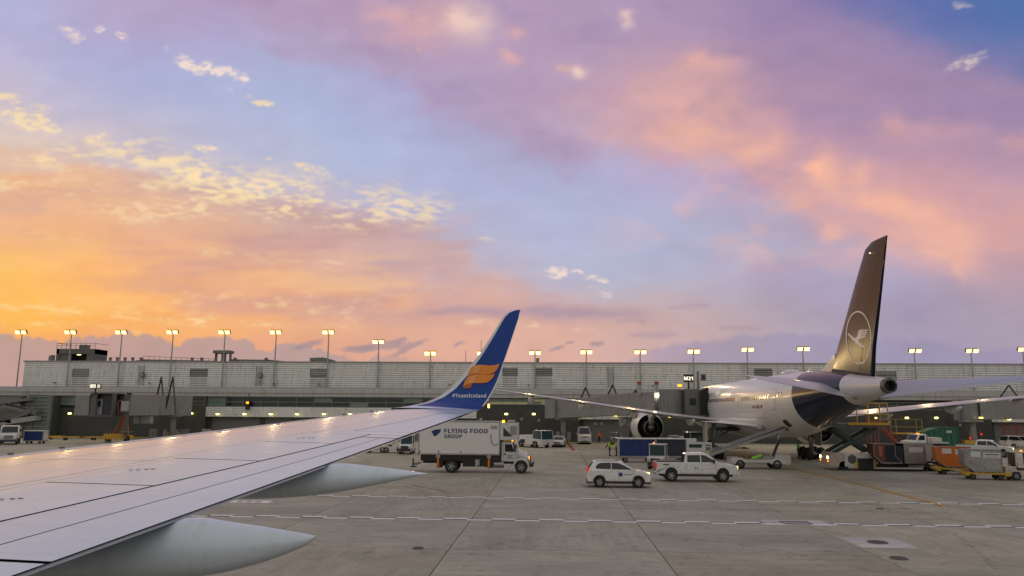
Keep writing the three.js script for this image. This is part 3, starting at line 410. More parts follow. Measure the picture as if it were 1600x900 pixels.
// floodlight masts on the edge of the lower roof
const MTOP = [520, 520, 520, 520, 520, 520, 520, 535, 553, 553, 552, 551, 551, 550, 547, 546, 546, 549, 549, 547];
const floodG = glow(0xffcc58, 3.2), floodCore = glow(0xfff0c8, 22);
[35, 112, 191, 271, 352, 432, 514, 592, 673, 755, 836, 916, 1000, 1083, 1167, 1254, 1340, 1428, 1517, 1598].forEach((px, i) => {
  const top = onZ(px, MTOP[i], ZT - .6), tall = i < 7, o = thing('floodlight_mast', tall ? ['tall floodlight mast at the end wall of the terminal', 'tall floodlight mast in front of the railed rooftop plant room', 'tall floodlight mast between the plant room and the railed roof block', 'tall floodlight mast beside the railing of the roof block', 'tall floodlight mast beside the rooftop gantry frame', 'tall floodlight mast over the wall ladder with a dark box', 'tall floodlight mast beside the curved roof duct'][i] : i === 7 ? 'floodlight mast of middling height on the terminal roof edge' : i === 9 ? 'short floodlight mast partly hidden by the blue winglet' : i === 10 ? 'short floodlight mast beside the small roof box and paired louvres' : i === 16 ? 'short floodlight mast hidden behind the airliner tail fin' : i === 13 ? 'short floodlight mast above the M21 gate sign' : 'short floodlight mast with twin lit lamps just above the terminal roof edge', 'light mast', [top.x, WB, ZT - .6], 0, 'floodlight masts along the terminal'), h = top.y - WB;
  mk('pole', bar([0, -.05, 0], [0, h, 0], .13, 10, .09), mt.lgrey, o); mk('cross_arm', bar([-.75, h, .05], [.75, h, .05], .06), mt.mgrey, o);
  for (const s of [-1, 1]) { const f = mk('floodlight', rbx(.9, .72, .4, .08, 0, -.36, 0).rotateX(.5).translate(s * .55, h + .12, .25), mt.dgrey, o); mk('lamp_lens', bx(.82, .64, .05, 0, -.32, 0).rotateX(.5).translate(s * .55, h + .03, .47), floodG, f); mk('lamp_bulb', rbx(.44, .32, .05, .02, 0, -.16, 0).rotateX(.5).translate(s * .55, h + .01, .515), floodCore, f); }
  const l = new THREE.SpotLight(0xffd890, 130); l.position.set(0, h - .1, .7); l.target.position.set(0, -WB, 46); l.angle = 1.2; l.penumbra = .7; l.shadow.radius = 18; l.castShadow = true; o.add(l, l.target);
});

// ---------- aerofoil surfaces from span sections {le, te, n, t, b}: n the thickness direction, t and b the thickness above and below ----------
const half = (c) => 5 * (.2969 * Math.sqrt(c) - .126 * c - .3516 * c * c + .2843 * c ** 3 - .1036 * c ** 4) * .5;
function secAt(S, u) { const k = Math.max(0, Math.min(S.length - 1.0001, u)), i = Math.floor(k), f = k - i, a = S[i], b = S[i + 1]; return { le: a.le.clone().lerp(b.le, f), te: a.te.clone().lerp(b.te, f), n: a.n.clone().lerp(b.n, f).normalize(), t: a.t + (b.t - a.t) * f, b: a.b + (b.b - a.b) * f }; }
function foil(sec, c, side, lift = 0) { const ch = sec.te.distanceTo(sec.le); return sec.le.clone().lerp(sec.te, c).addScaledVector(sec.n, side > 0 ? half(c) * 2 * sec.t * ch + lift : -half(c) * 2 * sec.b * ch - lift); }
// one sheet of the surface between chord fractions c0(u) and c1(u), u0 to u1 along the span
function sheetOf(S, u0, u1, c0, c1, side, nu, nc, lift = 0) {
  const rows = []; const C0 = typeof c0 === 'function' ? c0 : () => c0, C1 = typeof c1 === 'function' ? c1 : () => c1;
  for (let i = 0; i <= nu; i++) { const u = u0 + (u1 - u0) * i / nu, sec = secAt(S, u), r = []; for (let j = 0; j <= nc; j++) { const q = j / nc, w = C0(u) < .02 ? q * q : q; r.push(foil(sec, C0(u) + (C1(u) - C0(u)) * w, side, lift)); } rows.push(r); }
  return loft(rows, false, false);
}
// a closed solid wing
function solid(S, nu, nc = 14, drop = 0) {
  const rings = []; for (let i = 0; i <= nu; i++) { const sec = secAt(S, (S.length - 1.0001) * i / nu), r = []; for (let j = 0; j <= nc; j++) r.push(foil(sec, (1 - j / nc) ** 1.6, 1, -drop)); for (let j = 1; j < nc; j++) r.push(foil(sec, (j / nc) ** 1.6, -1)); rings.push(r); }
  return loft(rings, true, true);
}

// ---------- the wing of the aircraft the picture is taken from ----------
{
  const o = thing('narrow_body_airliner', 'pale grey swept airliner wing with a dark blue winglet bearing an orange emblem', 'airliner');
  // the cabin the picture is taken from stands behind the window and shades the wing root
  mk('fuselage', new THREE.CylinderGeometry(1.88, 1.88, 34, 48, 1, false).rotateZ(Math.PI / 2).translate(1, 4.75, 2.02), M(grey(.6), .4), o);
  const H = (s) => 5.03 - .096 * (17.5 - s), LEx = (s) => -7.51 + .55 * (s - 10.17), TEx = (s) => -3.66 + .168 * (s - 5.31);
  const S = []; for (const s of [1.5, 4, 6, 8, 10, 12, 14, 16, 17.2]) S.push({ le: V3(LEx(s), H(s) - .02, -s), te: V3(TEx(s), H(s), -s), n: V3(0, 1, .09).normalize(), t: .03, b: .15 });
  const uOf = (s) => { const L = [1.5, 4, 6, 8, 10, 12, 14, 16, 17.2]; let i = 0; while (i < L.length - 2 && s > L[i + 1]) i++; return i + (s - L[i]) / (L[i + 1] - L[i]); };
  const wingTex = srgb(tex(512, tile((u, v) => .94 + .06 * (fbm(u, v, 4) - .5) + .03 * (fbm(u * 12, v * 1.1, 4) - .5) - .02 * sst(.62, .72, fbm(u * 9, v * 1.5 + 7, 4)) - .03 * sst(.72, .76, fbm(u * 14 + 3, v * 14, 3)), 6, 6), .2));
  const wingRough = tex(512, tile((u, v) => .66 + .3 * (fbm(u * .7, v * 3, 5) - .5), 6, 6), .2);
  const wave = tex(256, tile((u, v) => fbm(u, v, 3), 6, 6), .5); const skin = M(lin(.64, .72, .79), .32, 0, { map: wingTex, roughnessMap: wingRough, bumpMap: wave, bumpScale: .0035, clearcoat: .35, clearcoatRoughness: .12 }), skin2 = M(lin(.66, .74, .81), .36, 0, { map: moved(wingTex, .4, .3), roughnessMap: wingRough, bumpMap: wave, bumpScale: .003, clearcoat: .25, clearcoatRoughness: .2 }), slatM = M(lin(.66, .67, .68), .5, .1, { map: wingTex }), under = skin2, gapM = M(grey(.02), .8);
  const lin2 = (a, b, s0, s1) => (u) => { const s = [1.5, 4, 6, 8, 10, 12, 14, 16, 17.2], i = Math.min(7, Math.floor(u)), sv = s[i] + (s[i + 1] - s[i]) * (u - i), t = Math.max(0, Math.min(1, (sv - s0) / (s1 - s0))); return a + (b - a) * t; };
  const P = (name, s0, s1, c0, c1, m, lift = .02, nc = 10) => mk(name, sheetOf(S, uOf(s0), uOf(s1), c0, c1, 1, Math.max(4, Math.round((s1 - s0) * 3)), nc, lift), m, o);
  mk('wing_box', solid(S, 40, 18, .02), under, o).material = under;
  mk('control_gap', sheetOf(S, 0, uOf(16.6), .55, .995, 1, 40, 6, -.004), gapM, o);
  const c3 = .58, c1 = lin2(.787, .845, 6.5, 12.6), c2 = lin2(.889, .931, 6.1, 12.2), c4 = lin2(.715, .78, 12.96, 16.24);
  P('leading_edge_slat', 1.6, 17.15, 0.0005, .118, slatM, .022, 14);
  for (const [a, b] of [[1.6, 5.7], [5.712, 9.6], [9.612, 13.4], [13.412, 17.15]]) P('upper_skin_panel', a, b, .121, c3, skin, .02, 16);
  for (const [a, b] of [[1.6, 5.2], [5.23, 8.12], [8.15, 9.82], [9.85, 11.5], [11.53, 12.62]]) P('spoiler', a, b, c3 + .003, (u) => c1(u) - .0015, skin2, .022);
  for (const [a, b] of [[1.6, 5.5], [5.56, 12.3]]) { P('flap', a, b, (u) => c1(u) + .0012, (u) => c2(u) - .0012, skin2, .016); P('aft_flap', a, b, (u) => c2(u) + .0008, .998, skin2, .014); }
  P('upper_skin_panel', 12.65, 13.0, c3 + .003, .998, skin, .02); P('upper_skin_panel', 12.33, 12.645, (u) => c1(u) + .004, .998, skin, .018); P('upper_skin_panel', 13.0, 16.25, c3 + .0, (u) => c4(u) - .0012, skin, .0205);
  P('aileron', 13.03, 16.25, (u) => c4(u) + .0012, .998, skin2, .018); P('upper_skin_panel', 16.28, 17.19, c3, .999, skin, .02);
  // fine seams and fasteners: strips of real metal tape along the spars
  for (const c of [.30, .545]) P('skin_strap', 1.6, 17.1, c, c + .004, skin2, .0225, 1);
  for (const [px, py] of [[14, 714], [94, 705], [167, 697], [232, 690], [291, 684], [343, 677], [391, 672], [435, 667], [474, 663], [537, 656], [581, 651], [616, 648], [649, 644]]) {
    let best = null, bd = 1e9;
    for (let s = 8; s < 17.2; s += .05) { const q = foil(secAt(S, uOf(s)), .05, 1, .03), e = pxOf(q); if (Math.abs(e[0] - px) < bd) { bd = Math.abs(e[0] - px); best = q; } }
    mk('slat_bracket', rbx(.07, .022, .04, .008, best.x, best.y, best.z), mt.dgrey, o);
  }
  for (const [s, c] of [[7.3, .66], [9.0, .64], [12.0, .66]]) { const q = foil(secAt(S, uOf(s)), c, 1, .026); mk('stencil', [-.1, -.03, .05, .11].map((x, i) => bx(.05, .001, .03, q.x + x, q.y + .002 - .0 * i, q.z - x * .5)), M(grey(.12), .6), o); }
  // flap track fairings: canoe bodies under the trailing edge
  const canoe = (s, w, top, bot) => {   // top and bottom outlines as x, y pairs from nose to tail
    const pl = (L, v) => { let i = 0; while (i < L.length - 2 && v > L[i + 1][0]) i++; const t = Math.max(0, Math.min(1, (v - L[i][0]) / (L[i + 1][0] - L[i][0]))); return L[i][1] + (L[i + 1][1] - L[i][1]) * t; };
    const cT = new THREE.CatmullRomCurve3(top.map(([x, y]) => V3(x, y, 0)), false, 'centripetal').getPoints(80).map((p) => [p.x, p.y]), cB = new THREE.CatmullRomCurve3(bot.map(([x, y]) => V3(x, y, 0)), false, 'centripetal').getPoints(80).map((p) => [p.x, p.y]);
    const rings = [], x0 = bot[0][0], x1 = bot[bot.length - 1][0]; for (let i = 0; i <= 44; i++) { const u = i / 44, t = 1 - (1 - u) * (1 - u) * (1 - .0), x = x0 + (x1 - x0) * t, yt = pl(cT, x), yb = Math.min(yt - .004, pl(cB, x)), yc = (yt + yb) / 2, hh = (yt - yb) / 2, ww = w / 2 * Math.pow(Math.max(.004, Math.min(1, (x1 + .01 - x) / 1.5, (x - x0 + .05) / 1.2)), .62), r = []; for (let k = 0; k < 28; k++) { const a = k / 28 * 2 * Math.PI, q = Math.sin(a), c = Math.cos(a); r.push(V3(x, yc + hh * Math.sign(c) * Math.pow(Math.abs(c), .75), -s + ww * Math.sign(q) * Math.pow(Math.abs(q), .6) * (c > 0 ? 1 - .45 * c : 1))); } rings.push(r); }
    return loft(rings);
  };
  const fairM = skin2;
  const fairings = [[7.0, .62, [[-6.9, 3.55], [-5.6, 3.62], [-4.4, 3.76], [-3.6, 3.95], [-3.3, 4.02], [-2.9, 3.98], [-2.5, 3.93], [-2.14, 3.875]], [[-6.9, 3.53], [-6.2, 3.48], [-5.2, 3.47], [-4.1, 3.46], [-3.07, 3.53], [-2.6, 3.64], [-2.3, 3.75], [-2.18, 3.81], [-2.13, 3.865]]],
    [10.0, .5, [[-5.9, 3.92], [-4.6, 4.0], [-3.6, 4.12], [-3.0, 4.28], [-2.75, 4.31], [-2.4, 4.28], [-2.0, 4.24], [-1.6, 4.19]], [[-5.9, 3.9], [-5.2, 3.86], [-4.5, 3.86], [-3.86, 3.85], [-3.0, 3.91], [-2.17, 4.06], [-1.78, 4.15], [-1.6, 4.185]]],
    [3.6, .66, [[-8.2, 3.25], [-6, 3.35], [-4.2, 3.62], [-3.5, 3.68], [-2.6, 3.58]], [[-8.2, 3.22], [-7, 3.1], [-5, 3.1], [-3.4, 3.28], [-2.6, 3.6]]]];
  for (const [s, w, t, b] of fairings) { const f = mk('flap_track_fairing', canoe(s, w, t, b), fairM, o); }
  // winglet: sections that turn upward
  const W = [[-3.64, 5.03, -17.2, -1.66, 5.0, -17.19, 0, 1], [-3.3, 5.09, -17.55, -1.62, 5.02, -17.4, .25, .97], [-2.98, 5.17, -17.8, -1.56, 5.1, -17.62, .55, .83], [-2.68, 5.31, -17.97, -1.48, 5.24, -17.8, .8, .6], [-2.40, 5.52, -18.06, -1.37, 5.46, -17.93, .95, .3], [-2.12, 5.84, -18.12, -1.26, 5.72, -18.02, .99, .15], [-1.80, 6.25, -18.18, -1.13, 6.15, -18.1, .99, .12], [-1.50, 6.72, -18.26, -.97, 6.65, -18.2, .99, .12], [-1.18, 7.27, -18.35, -.80, 7.2, -18.3, .99, .12], [-1.06, 7.38, -18.38, -.77, 7.36, -18.34, .99, .12], [-.90, 7.44, -18.4, -.745, 7.455, -18.36, .99, .12]]
    .map((a) => ({ le: V3(a[0], a[1], a[2]), te: V3(a[3], a[4], a[5]), n: V3(0, a[7], a[6]).normalize(), t: .045, b: .06 })); W[0].t = .033; W[0].b = .15; W[1].t = .036; W[1].b = .12; W[2].b = .09;
  const blueM = M(lin(.007, .052, .30), .38, 0, { map: dirtTex, specularIntensity: .6 }), silver = M(lin(.55, .55, .56), .3, .5);
  const wl = mk('winglet', sheetOf(W, .8, 9.98, .13, .999, 1, 44, 12), blueM, o);
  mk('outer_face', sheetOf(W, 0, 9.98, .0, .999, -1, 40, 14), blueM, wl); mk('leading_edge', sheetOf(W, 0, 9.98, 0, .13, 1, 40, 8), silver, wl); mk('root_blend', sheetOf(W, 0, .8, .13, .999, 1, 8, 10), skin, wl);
  mk('trailing_edge_strip', sheetOf(W, 1.9, 9.98, .975, 1, 1, 40, 1, .004), M(grey(.6), .3, .4), wl);
  // emblem and lettering: thin print on the inner face
  const hit = (px, py, lift) => { let best = null, bd = 1e9; const d = dirOf(px, py); let p = EYE.clone().addScaledVector(d, 18.1 / -d.z); for (let it = 0; it < 3; it++) { let bu = 4, bdist = 9; for (let u = 2; u < 9.9; u += .02) { const s = secAt(W, u), y = s.le.y + (s.te.y - s.le.y) * .5; if (Math.abs(y - p.y) < bdist) { bdist = Math.abs(y - p.y); bu = u; } } const s = secAt(W, bu), c = Math.max(.02, Math.min(.98, (p.x - s.le.x) / (s.te.x - s.le.x))), q = foil(s, c, 1, lift); p = EYE.clone().addScaledVector(d, (q.z) / d.z); } return p; };
  const zm = (L) => L.map(([x, y]) => hit(640 + x / 4.5, 470 + y / 4.5, .012));
  const decal = (pts, m, nm) => { const sh = THREE.ShapeUtils.triangulateShape(pts.map((p) => new THREE.Vector2(p.x, p.y)), []), g = new THREE.BufferGeometry(); g.setAttribute('position', new THREE.Float32BufferAttribute(pts.flatMap((p) => [p.x, p.y, p.z + .012]), 3)); g.setAttribute('uv', new THREE.Float32BufferAttribute(pts.flatMap((p) => [p.x, p.y]), 2)); g.setIndex(sh.flat()); g.computeVertexNormals(); return mk(nm, g, m, wl); };
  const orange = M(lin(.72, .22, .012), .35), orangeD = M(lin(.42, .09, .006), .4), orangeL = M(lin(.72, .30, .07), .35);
  decal(zm([[405, 530], [412, 508], [422, 485], [438, 464], [462, 453], [500, 449], [560, 455], [600, 452], [632, 442], [626, 462], [610, 490], [590, 507], [560, 516], [520, 518], [470, 510], [430, 518]]), orange, 'emblem');
  decal(zm([[377, 598], [392, 558], [410, 532], [435, 520], [480, 515], [540, 520], [575, 518], [600, 512], [590, 535], [570, 558], [545, 574], [510, 579], [460, 578], [420, 582], [395, 590]]), orange, 'emblem');
  decal(zm([[377, 598], [395, 590], [420, 583], [441, 581], [430, 613], [400, 617], [380, 613], [374, 606]]), orangeD, 'emblem');
  decal(zm([[450, 457], [505, 451], [482, 512], [440, 512]]).map((p) => p.setZ(p.z + .004)), orangeL, 'emblem_pale_print'); decal(zm([[425, 534], [480, 518], [452, 576], [408, 584]]).map((p) => p.setZ(p.z + .004)), orangeL, 'emblem_pale_print');  // paler orange areas of the printed two-tone emblem
  const tg = text('#TeamIceland', .112, .006), tp = tg.attributes.position, mid = hit(640 + 419 / 4.5, 470 + 667 / 4.5, .012), ex = hit(640 + 539 / 4.5, 470 + 668 / 4.5, .012), k = ex.distanceTo(mid) / (tg.boundingBox ? (tg.boundingBox.max.x - tg.boundingBox.min.x) / 2 : .5);
  tg.scale(k, k, 1); const dx = ex.clone().sub(mid).normalize(); tg.applyMatrix4(new THREE.Matrix4().makeBasis(dx, V3(0, 1, -.1).normalize(), V3().crossVectors(dx, V3(0, 1, -.1)).normalize())).translate(mid.x, mid.y, mid.z + .02);
  mk('lettering', tg, M(grey(.75), .4), wl);
  mk('navigation_light', rbx(.05, .1, .06, .02, -1.46, 5.06, -17.8), glow(0xffd070, 3), o); mk('static_wick', bar([-1.64, 4.99, -17.2], [-1.35, 4.97, -17.2], .008), mt.black, o);
}

// ---------- wide-body airliner at the gate, tail towards the apron ----------
const JX = 22.9, JN = -119.5;      // centre line and nose
{
  const o = thing('wide_body_airliner', 'white wide body airliner with dark blue tail fin bearing a ringed bird emblem', 'airliner', [JX, 0, JN]);
  const paintTex = srgb(tex(512, tile((u, v) => .95 + .05 * (fbm(u, v, 4) - .5) - .03 * sst(.6, .75, fbm(u * 3 + 4, v * 5, 4)), 6, 6), .08));
  const white = M(lin(.66, .655, .64), .42, 0, { map: paintTex, clearcoat: .25, clearcoatRoughness: .12 }), navy = M(lin(.005, .010, .03), .2, 0, { specularIntensity: .55 }), pale = M(lin(.60, .595, .58), .32, 0, { map: paintTex, clearcoat: .3 }), wingM = M(lin(.46, .47, .48), .36, 0, { map: paintTex, clearcoat: .3, clearcoatRoughness: .2 }), seam = M(grey(.22), .5);
  // fuselage stations: metres from nose, half width, half height, centre height
  const F = [[0, .15, .15, 5.0], [.6, .9, .8, 5.05], [2, 1.8, 1.75, 5.25], [4, 2.5, 2.5, 5.5], [6.5, 2.88, 2.92, 5.64], [9, 2.98, 3.04, 5.68], [44, 2.98, 3.04, 5.68], [47, 2.93, 2.96, 5.75], [50, 2.74, 2.72, 5.93], [53, 2.42, 2.38, 6.16], [56, 2.02, 1.96, 6.4], [59, 1.55, 1.5, 6.6], [62, 1.06, 1.06, 6.73], [64.5, .72, .74, 6.81], [66.3, .5, .52, 6.84], [66.8, .46, .48, 6.84]];
  const fAt = (f) => { let i = 0; while (i < F.length - 2 && f > F[i + 1][0]) i++; const a = F[i], b = F[i + 1], p = F[Math.max(0, i - 1)], q = F[Math.min(F.length - 1, i + 2)], t = (f - a[0]) / (b[0] - a[0]), L = b[0] - a[0]; return [1, 2, 3].map((k) => { const m0 = i ? (b[k] - p[k]) / (b[0] - p[0]) * L : (b[k] - a[k]), m1 = (q[k] - a[k]) / (q[0] - a[0]) * L, t2 = t * t, t3 = t2 * t; return (2 * t3 - 3 * t2 + 1) * a[k] + (t3 - 2 * t2 + t) * m0 + (-2 * t3 + 3 * t2) * b[k] + (t3 - t2) * m1; }); };
  const skinPt = (f, a, off = 0) => { const [w, h, y] = fAt(f); return V3(-(w + off) * Math.sin(a), y + (h + off) * Math.cos(a), f); };   // a: 0 at the crown, positive to port
  const tube = (f0, f1, n, m = 48) => { const R = []; for (let i = 0; i <= n; i++) { const r = []; for (let k = 0; k < m; k++) { const a = k / m * 2 * Math.PI, e0 = typeof f0 === 'function' ? f0(a) : f0, e1 = typeof f1 === 'function' ? f1(a) : f1; r.push(skinPt(e0 + (e1 - e0) * i / n, a)); } R.push(r); } return loft(R, false, true); };
  const edgeA = (a) => 52.2 + 1.0 * Math.abs(Math.sin(a)) - .6 * Math.cos(a), edgeB = (a) => 61 - .5 * Math.cos(a);
  const body = mk('fuselage', tube(0, edgeA, 70), white, o); mk('tail_section', tube(edgeA, edgeB, 20), navy, o); mk('tail_cone', tube(edgeB, 66.3, 12), pale, o);
  mk('exhaust_nozzle', [tube(66.3, 66.8, 1), new THREE.CylinderGeometry(.36, .3, .9, 24, 1, true).rotateX(Math.PI / 2).translate(0, 6.84, 66.4), new THREE.RingGeometry(.35, .47, 24).translate(0, 6.84, 66.8), new THREE.CircleGeometry(.32, 24).translate(0, 6.84, 66.0)], mt.dsteel, o);
  mk('satellite_radome', new THREE.SphereGeometry(1, 24, 12).scale(.75, .36, 1.7).translate(0, 8.72, 45.5), white, o);
  for (const [f, h] of [[40, .5], [31, .45], [50.6, .45]]) mk('antenna', ext([[0, 0], [.5, 0], [.4, h], [.22, h]], .05).rotateY(-Math.PI / 2).translate(0, skinPt(f, 0).y - .04, f), white, o);
  // cabin windows and doors on the port side
  const onSide = (f, a, w, h, m, nm, par = body, r = .08) => { const p = skinPt(f, a, .005), s = mk(nm, rbx(.03, h, w, r, 0, -h / 2, 0), m, par); s.position.copy(p); s.rotation.z = -(Math.PI / 2 - a); return s; };
  const paneM = M(lin(.02, .022, .028), .15), aw = 1.33;
  for (let f = 12; f < 51; f += .635) { if (Math.abs(f - 19.5) < 1 || Math.abs(f - 36.5) < 1.1 || Math.abs(f - 49) < .9) continue; onSide(f, aw, .27, .4, paneM, 'cabin_window'); }
  const patch = (f0, f1, a0, a1, off, m, nm) => { const R = []; for (let i = 0; i <= 6; i++) { const r = []; for (let k = 0; k <= 12; k++) r.push(skinPt(f0 + (f1 - f0) * i / 6, a0 + (a1 - a0) * k / 12, off)); R.push(r); } return mk(nm, loft(R, false, false), m, body); };
  for (const f of [19.5, 36.5, 49]) { patch(f - .56, f + .56, 1.12, 1.8, .004, seam, 'door_seam'); const d = patch(f - .52, f + .52, 1.135, 1.785, .009, white, 'cabin_door'); const h = skinPt(f + .3, 1.5, .02); mk('door_handle', bx(.02, .06, .26, h.x, h.y, h.z), seam, d); }
  patch(42.9, 45.6, 1.98, 2.45, .004, seam, 'cargo_door_seam'); patch(42.95, 45.55, 1.995, 2.435, .009, white, 'cargo_door'); patch(49.6, 50.6, 2.2, 2.5, .008, mt.black, 'vent_slot'); patch(26, 27, 2.1, 2.2, .008, seam, 'vent_slot');
  for (const [f, c] of [[44.5, M(grey(.03), .5)], [44.9, mt.red], [45.3, M(lin(.65, .45, .02), .5)], [45.75, M(lin(.01, .04, .3), .5)]]) onSide(f, 1.62, .36, .3, c, 'flag_marking', body, .01);
  for (let i = 0; i < 4; i++) onSide(42.6 + i * .42, 1.62, .26, .26 + .08 * (i % 2), M(grey(.22), .5), 'registration_mark', body, .01);
  // wing-body fairing
  { const R = []; for (let i = 0; i <= 24; i++) { const t = i / 24, f = 17 + 27.5 * t, e = Math.sin(Math.PI * Math.min(1, Math.max(0, t * .98 + .01))) ** .45, r = []; for (let k = 0; k < 28; k++) { const a = Math.PI * (.5 + k / 27); r.push(V3(Math.cos(a - Math.PI / 2 + Math.PI / 2) * 0 + 3.35 * e * Math.sin(a + Math.PI / 2) * 1, 4.0 - 1.55 * e * Math.abs(Math.cos(a + Math.PI / 2)) + .0, f)); } R.push(r.map((p, k) => { const b = Math.PI * k / 27; return V3(3.55 * (.5 + .5 * e) * Math.cos(b), 4.45 - (1.35 + .85 * e) * Math.sin(b), f); })); } mk('belly_fairing', loft(R, true, true), white, o); }
  // fin: dark blue, swept
  const dirS = (x, y, z) => V3(x, y, z);
  const FN = [[56.0, 8.4, 64.4, 7.3], [57.6, 9.9, 65.0, 9.6], [60.2, 12.6, 66.2, 12.4], [63.0, 15.5, 67.45, 15.4], [64.3, 16.75, 67.95, 16.7], [65.4, 17.05, 68.06, 17.0]].map(([a, b, c, d]) => ({ le: V3(0, b, a), te: V3(0, d, c), n: V3(-1, 0, 0), t: .055, b: .055 }));
  const fin = mk('tail_fin', solid(FN, 30, 18), navy, o);
  mk('rudder_gap', sheetOf(FN, .05, 4.2, .715, .722, 1, 24, 1, .004), mt.black, fin); mk('fin_fillet', ext([[53.5, 8.25], [58, 8.1], [57.4, 9.7]], .3, .06).rotateY(-Math.PI / 2), white, o);
  mk('fin_light', rbx(.08, .1, .14, .02, -.22, 16.2, 65.6), glow(0xffe8c0, 1.5), o);
  // emblem: ring and crane, print on the port face
  const FX = -.2, hitF = (px, py) => { const d = dirOf(px, py); let x = JX - .3, p; for (let i = 0; i < 4; i++) { p = EYE.clone().addScaledVector(d, x / d.x); const y = p.y, f = p.z - JN; let bu = 0, bd = 9; for (let u = 0; u < 4.99; u += .02) { const s = secAt(FN, u), yy = (s.le.y + s.te.y) / 2; if (Math.abs(yy - y) < bd) { bd = Math.abs(yy - y); bu = u; } } const s = secAt(FN, bu), c = Math.max(.02, Math.min(.98, (f - s.le.z) / (s.te.z - s.le.z))); x = JX - half(c) * 2 * s.t * s.te.distanceTo(s.le) - .02; } return V3(p.x - JX, p.y, p.z - JN); };
  const printM = M(lin(.8, .75, .74), .5), tri = (pts, holes, nm) => { const all = pts.concat(...holes), t = THREE.ShapeUtils.triangulateShape(pts.map((p) => new THREE.Vector2(p.z, p.y)), holes.map((h) => h.map((p) => new THREE.Vector2(p.z, p.y)))), g = new THREE.BufferGeometry(); g.setAttribute('position', new THREE.Float32BufferAttribute(all.flatMap((p) => [p.x, p.y, p.z]), 3)); g.setAttribute('uv', new THREE.Float32BufferAttribute(all.flatMap((p) => [p.z, p.y]), 2)); g.setIndex(t.flat()); g.computeVertexNormals(); return mk(nm, g, printM, fin); };
  const z7 = (L) => L.map(([x, y]) => hitF(1300 + x / 7.5, 470 + y / 7.5));
  const ring = []; const ell = (rx, ry) => Array.from({ length: 48 }, (_, i) => { const a = i / 48 * 2 * Math.PI; return [312 + rx * Math.cos(a) + .14 * 0 + ry * Math.sin(a) * .03, 430 + ry * Math.sin(a)]; });
  { const A = z7(ell(150, 311)), B = z7(ell(139, 296)), pos = [], idx = []; A.forEach((p, i) => { const q = B[i]; pos.push(p.x, p.y, p.z, q.x, q.y, q.z); const n = (i + 1) % 48; idx.push(i * 2, i * 2 + 1, n * 2, i * 2 + 1, n * 2 + 1, n * 2); }); const g = new THREE.BufferGeometry(); g.setAttribute('position', new THREE.Float32BufferAttribute(pos, 3)); g.setAttribute('uv', new THREE.Float32BufferAttribute(new Float32Array(96 * 2), 2)); g.setIndex(idx); g.computeVertexNormals(); mk('emblem_ring', g, printM, fin); }
  tri(z7([[180, 385], [200, 383], [262, 440], [290, 425], [303, 395], [310, 352], [330, 340], [425, 338], [417, 352], [347, 358], [345, 366], [414, 362], [408, 379], [340, 383], [338, 391], [406, 387], [399, 403], [335, 408], [333, 417], [396, 411], [388, 430], [345, 437], [312, 460], [322, 488], [352, 518], [388, 527], [384, 548], [345, 541], [290, 502], [245, 462]]), [], 'emblem_bird');
  // stabilisers
  for (const s of [-1, 1]) { const T = [[.7, 7.3, 56.6, 5.95, 63.0], [4.5, 7.5, 60.2, 6.55, 65.3], [8.6, 7.6, 64.2, 7.15, 67.2], [9.35, 7.6, 65.6, 7.3, 67.5]].map(([x, y, a, y2, b]) => ({ le: V3(s * x, y, a), te: V3(s * x, y2, b), n: V3(-s * .1, 1, 0).normalize(), t: .05, b: .05 })); const st = mk('stabiliser', solid(T, 20), wingM, o); mk('elevator_gap', sheetOf(T, .1, 2.9, .73, .738, 1, 16, 1, .004), seam, st); mk('leading_edge', sheetOf(T, 0, 2.99, 0, .07, 1, 16, 6, .006), mt.steel, st); }
  // wings with flap fairings and engines
  for (const s of [-1, 1]) {
    const T = [[2.2, 3.75, 20.3, 3.9, 33.6], [3.4, 3.95, 21.3, 4.0, 33.6], [10.8, 5.0, 27.0, 4.75, 34.4], [18, 5.9, 32.0, 5.75, 37.0], [25, 6.75, 36.9, 6.65, 40.0], [30, 7.35, 40.6, 7.3, 42.2], [31.6, 7.75, 42.4, 7.75, 43.1], [32.3, 8.25, 43.6, 8.25, 43.9]].map(([x, y, a, y2, b]) => ({ le: V3(s * x, y, a), te: V3(s * x, y2, b), n: V3(-s * .09, 1, 0).normalize(), t: .05, b: .07 }));
    const w = mk('wing', solid(T, 44, 16), wingM, o);
    mk('flap_gap', sheetOf(T, 1, 4.6, .76, .768, 1, 26, 1, .006), seam, w); mk('spoiler_gap', sheetOf(T, 1.1, 4.4, .62, .625, 1, 26, 1, .006), seam, w); mk('leading_edge_slat', sheetOf(T, 1.1, 6, 0, .06, 1, 30, 6, .008), mt.steel, w);
    for (const [x, z0, L] of [[7.2, 32.6, 4.6], [13.6, 33.6, 4.2], [19.6, 36.4, 3.6], [25, 38.6, 2.4]]) { const R = []; const yb = secAt(T, 0).le.y; let u = 0, bd = 99; for (let q = 0; q < 6; q += .02) { const e = Math.abs(secAt(T, q).le.x * s - x); if (e < bd) { bd = e; u = q; } } const sc = secAt(T, u), y0 = sc.te.y; for (let i = 0; i <= 14; i++) { const t = i / 14, e = Math.sin(Math.PI * (t ** .75 * .97 + .015)) ** .7, r = []; for (let k = 0; k < 14; k++) { const a = k / 14 * 2 * Math.PI; r.push(V3(s * x + .36 * e * Math.sin(a), y0 - .1 - .3 * e - .15 * t + .48 * e * Math.cos(a), z0 - L * .55 + L * t)); } R.push(r); } mk('flap_fairing', loft(R), white, w); }
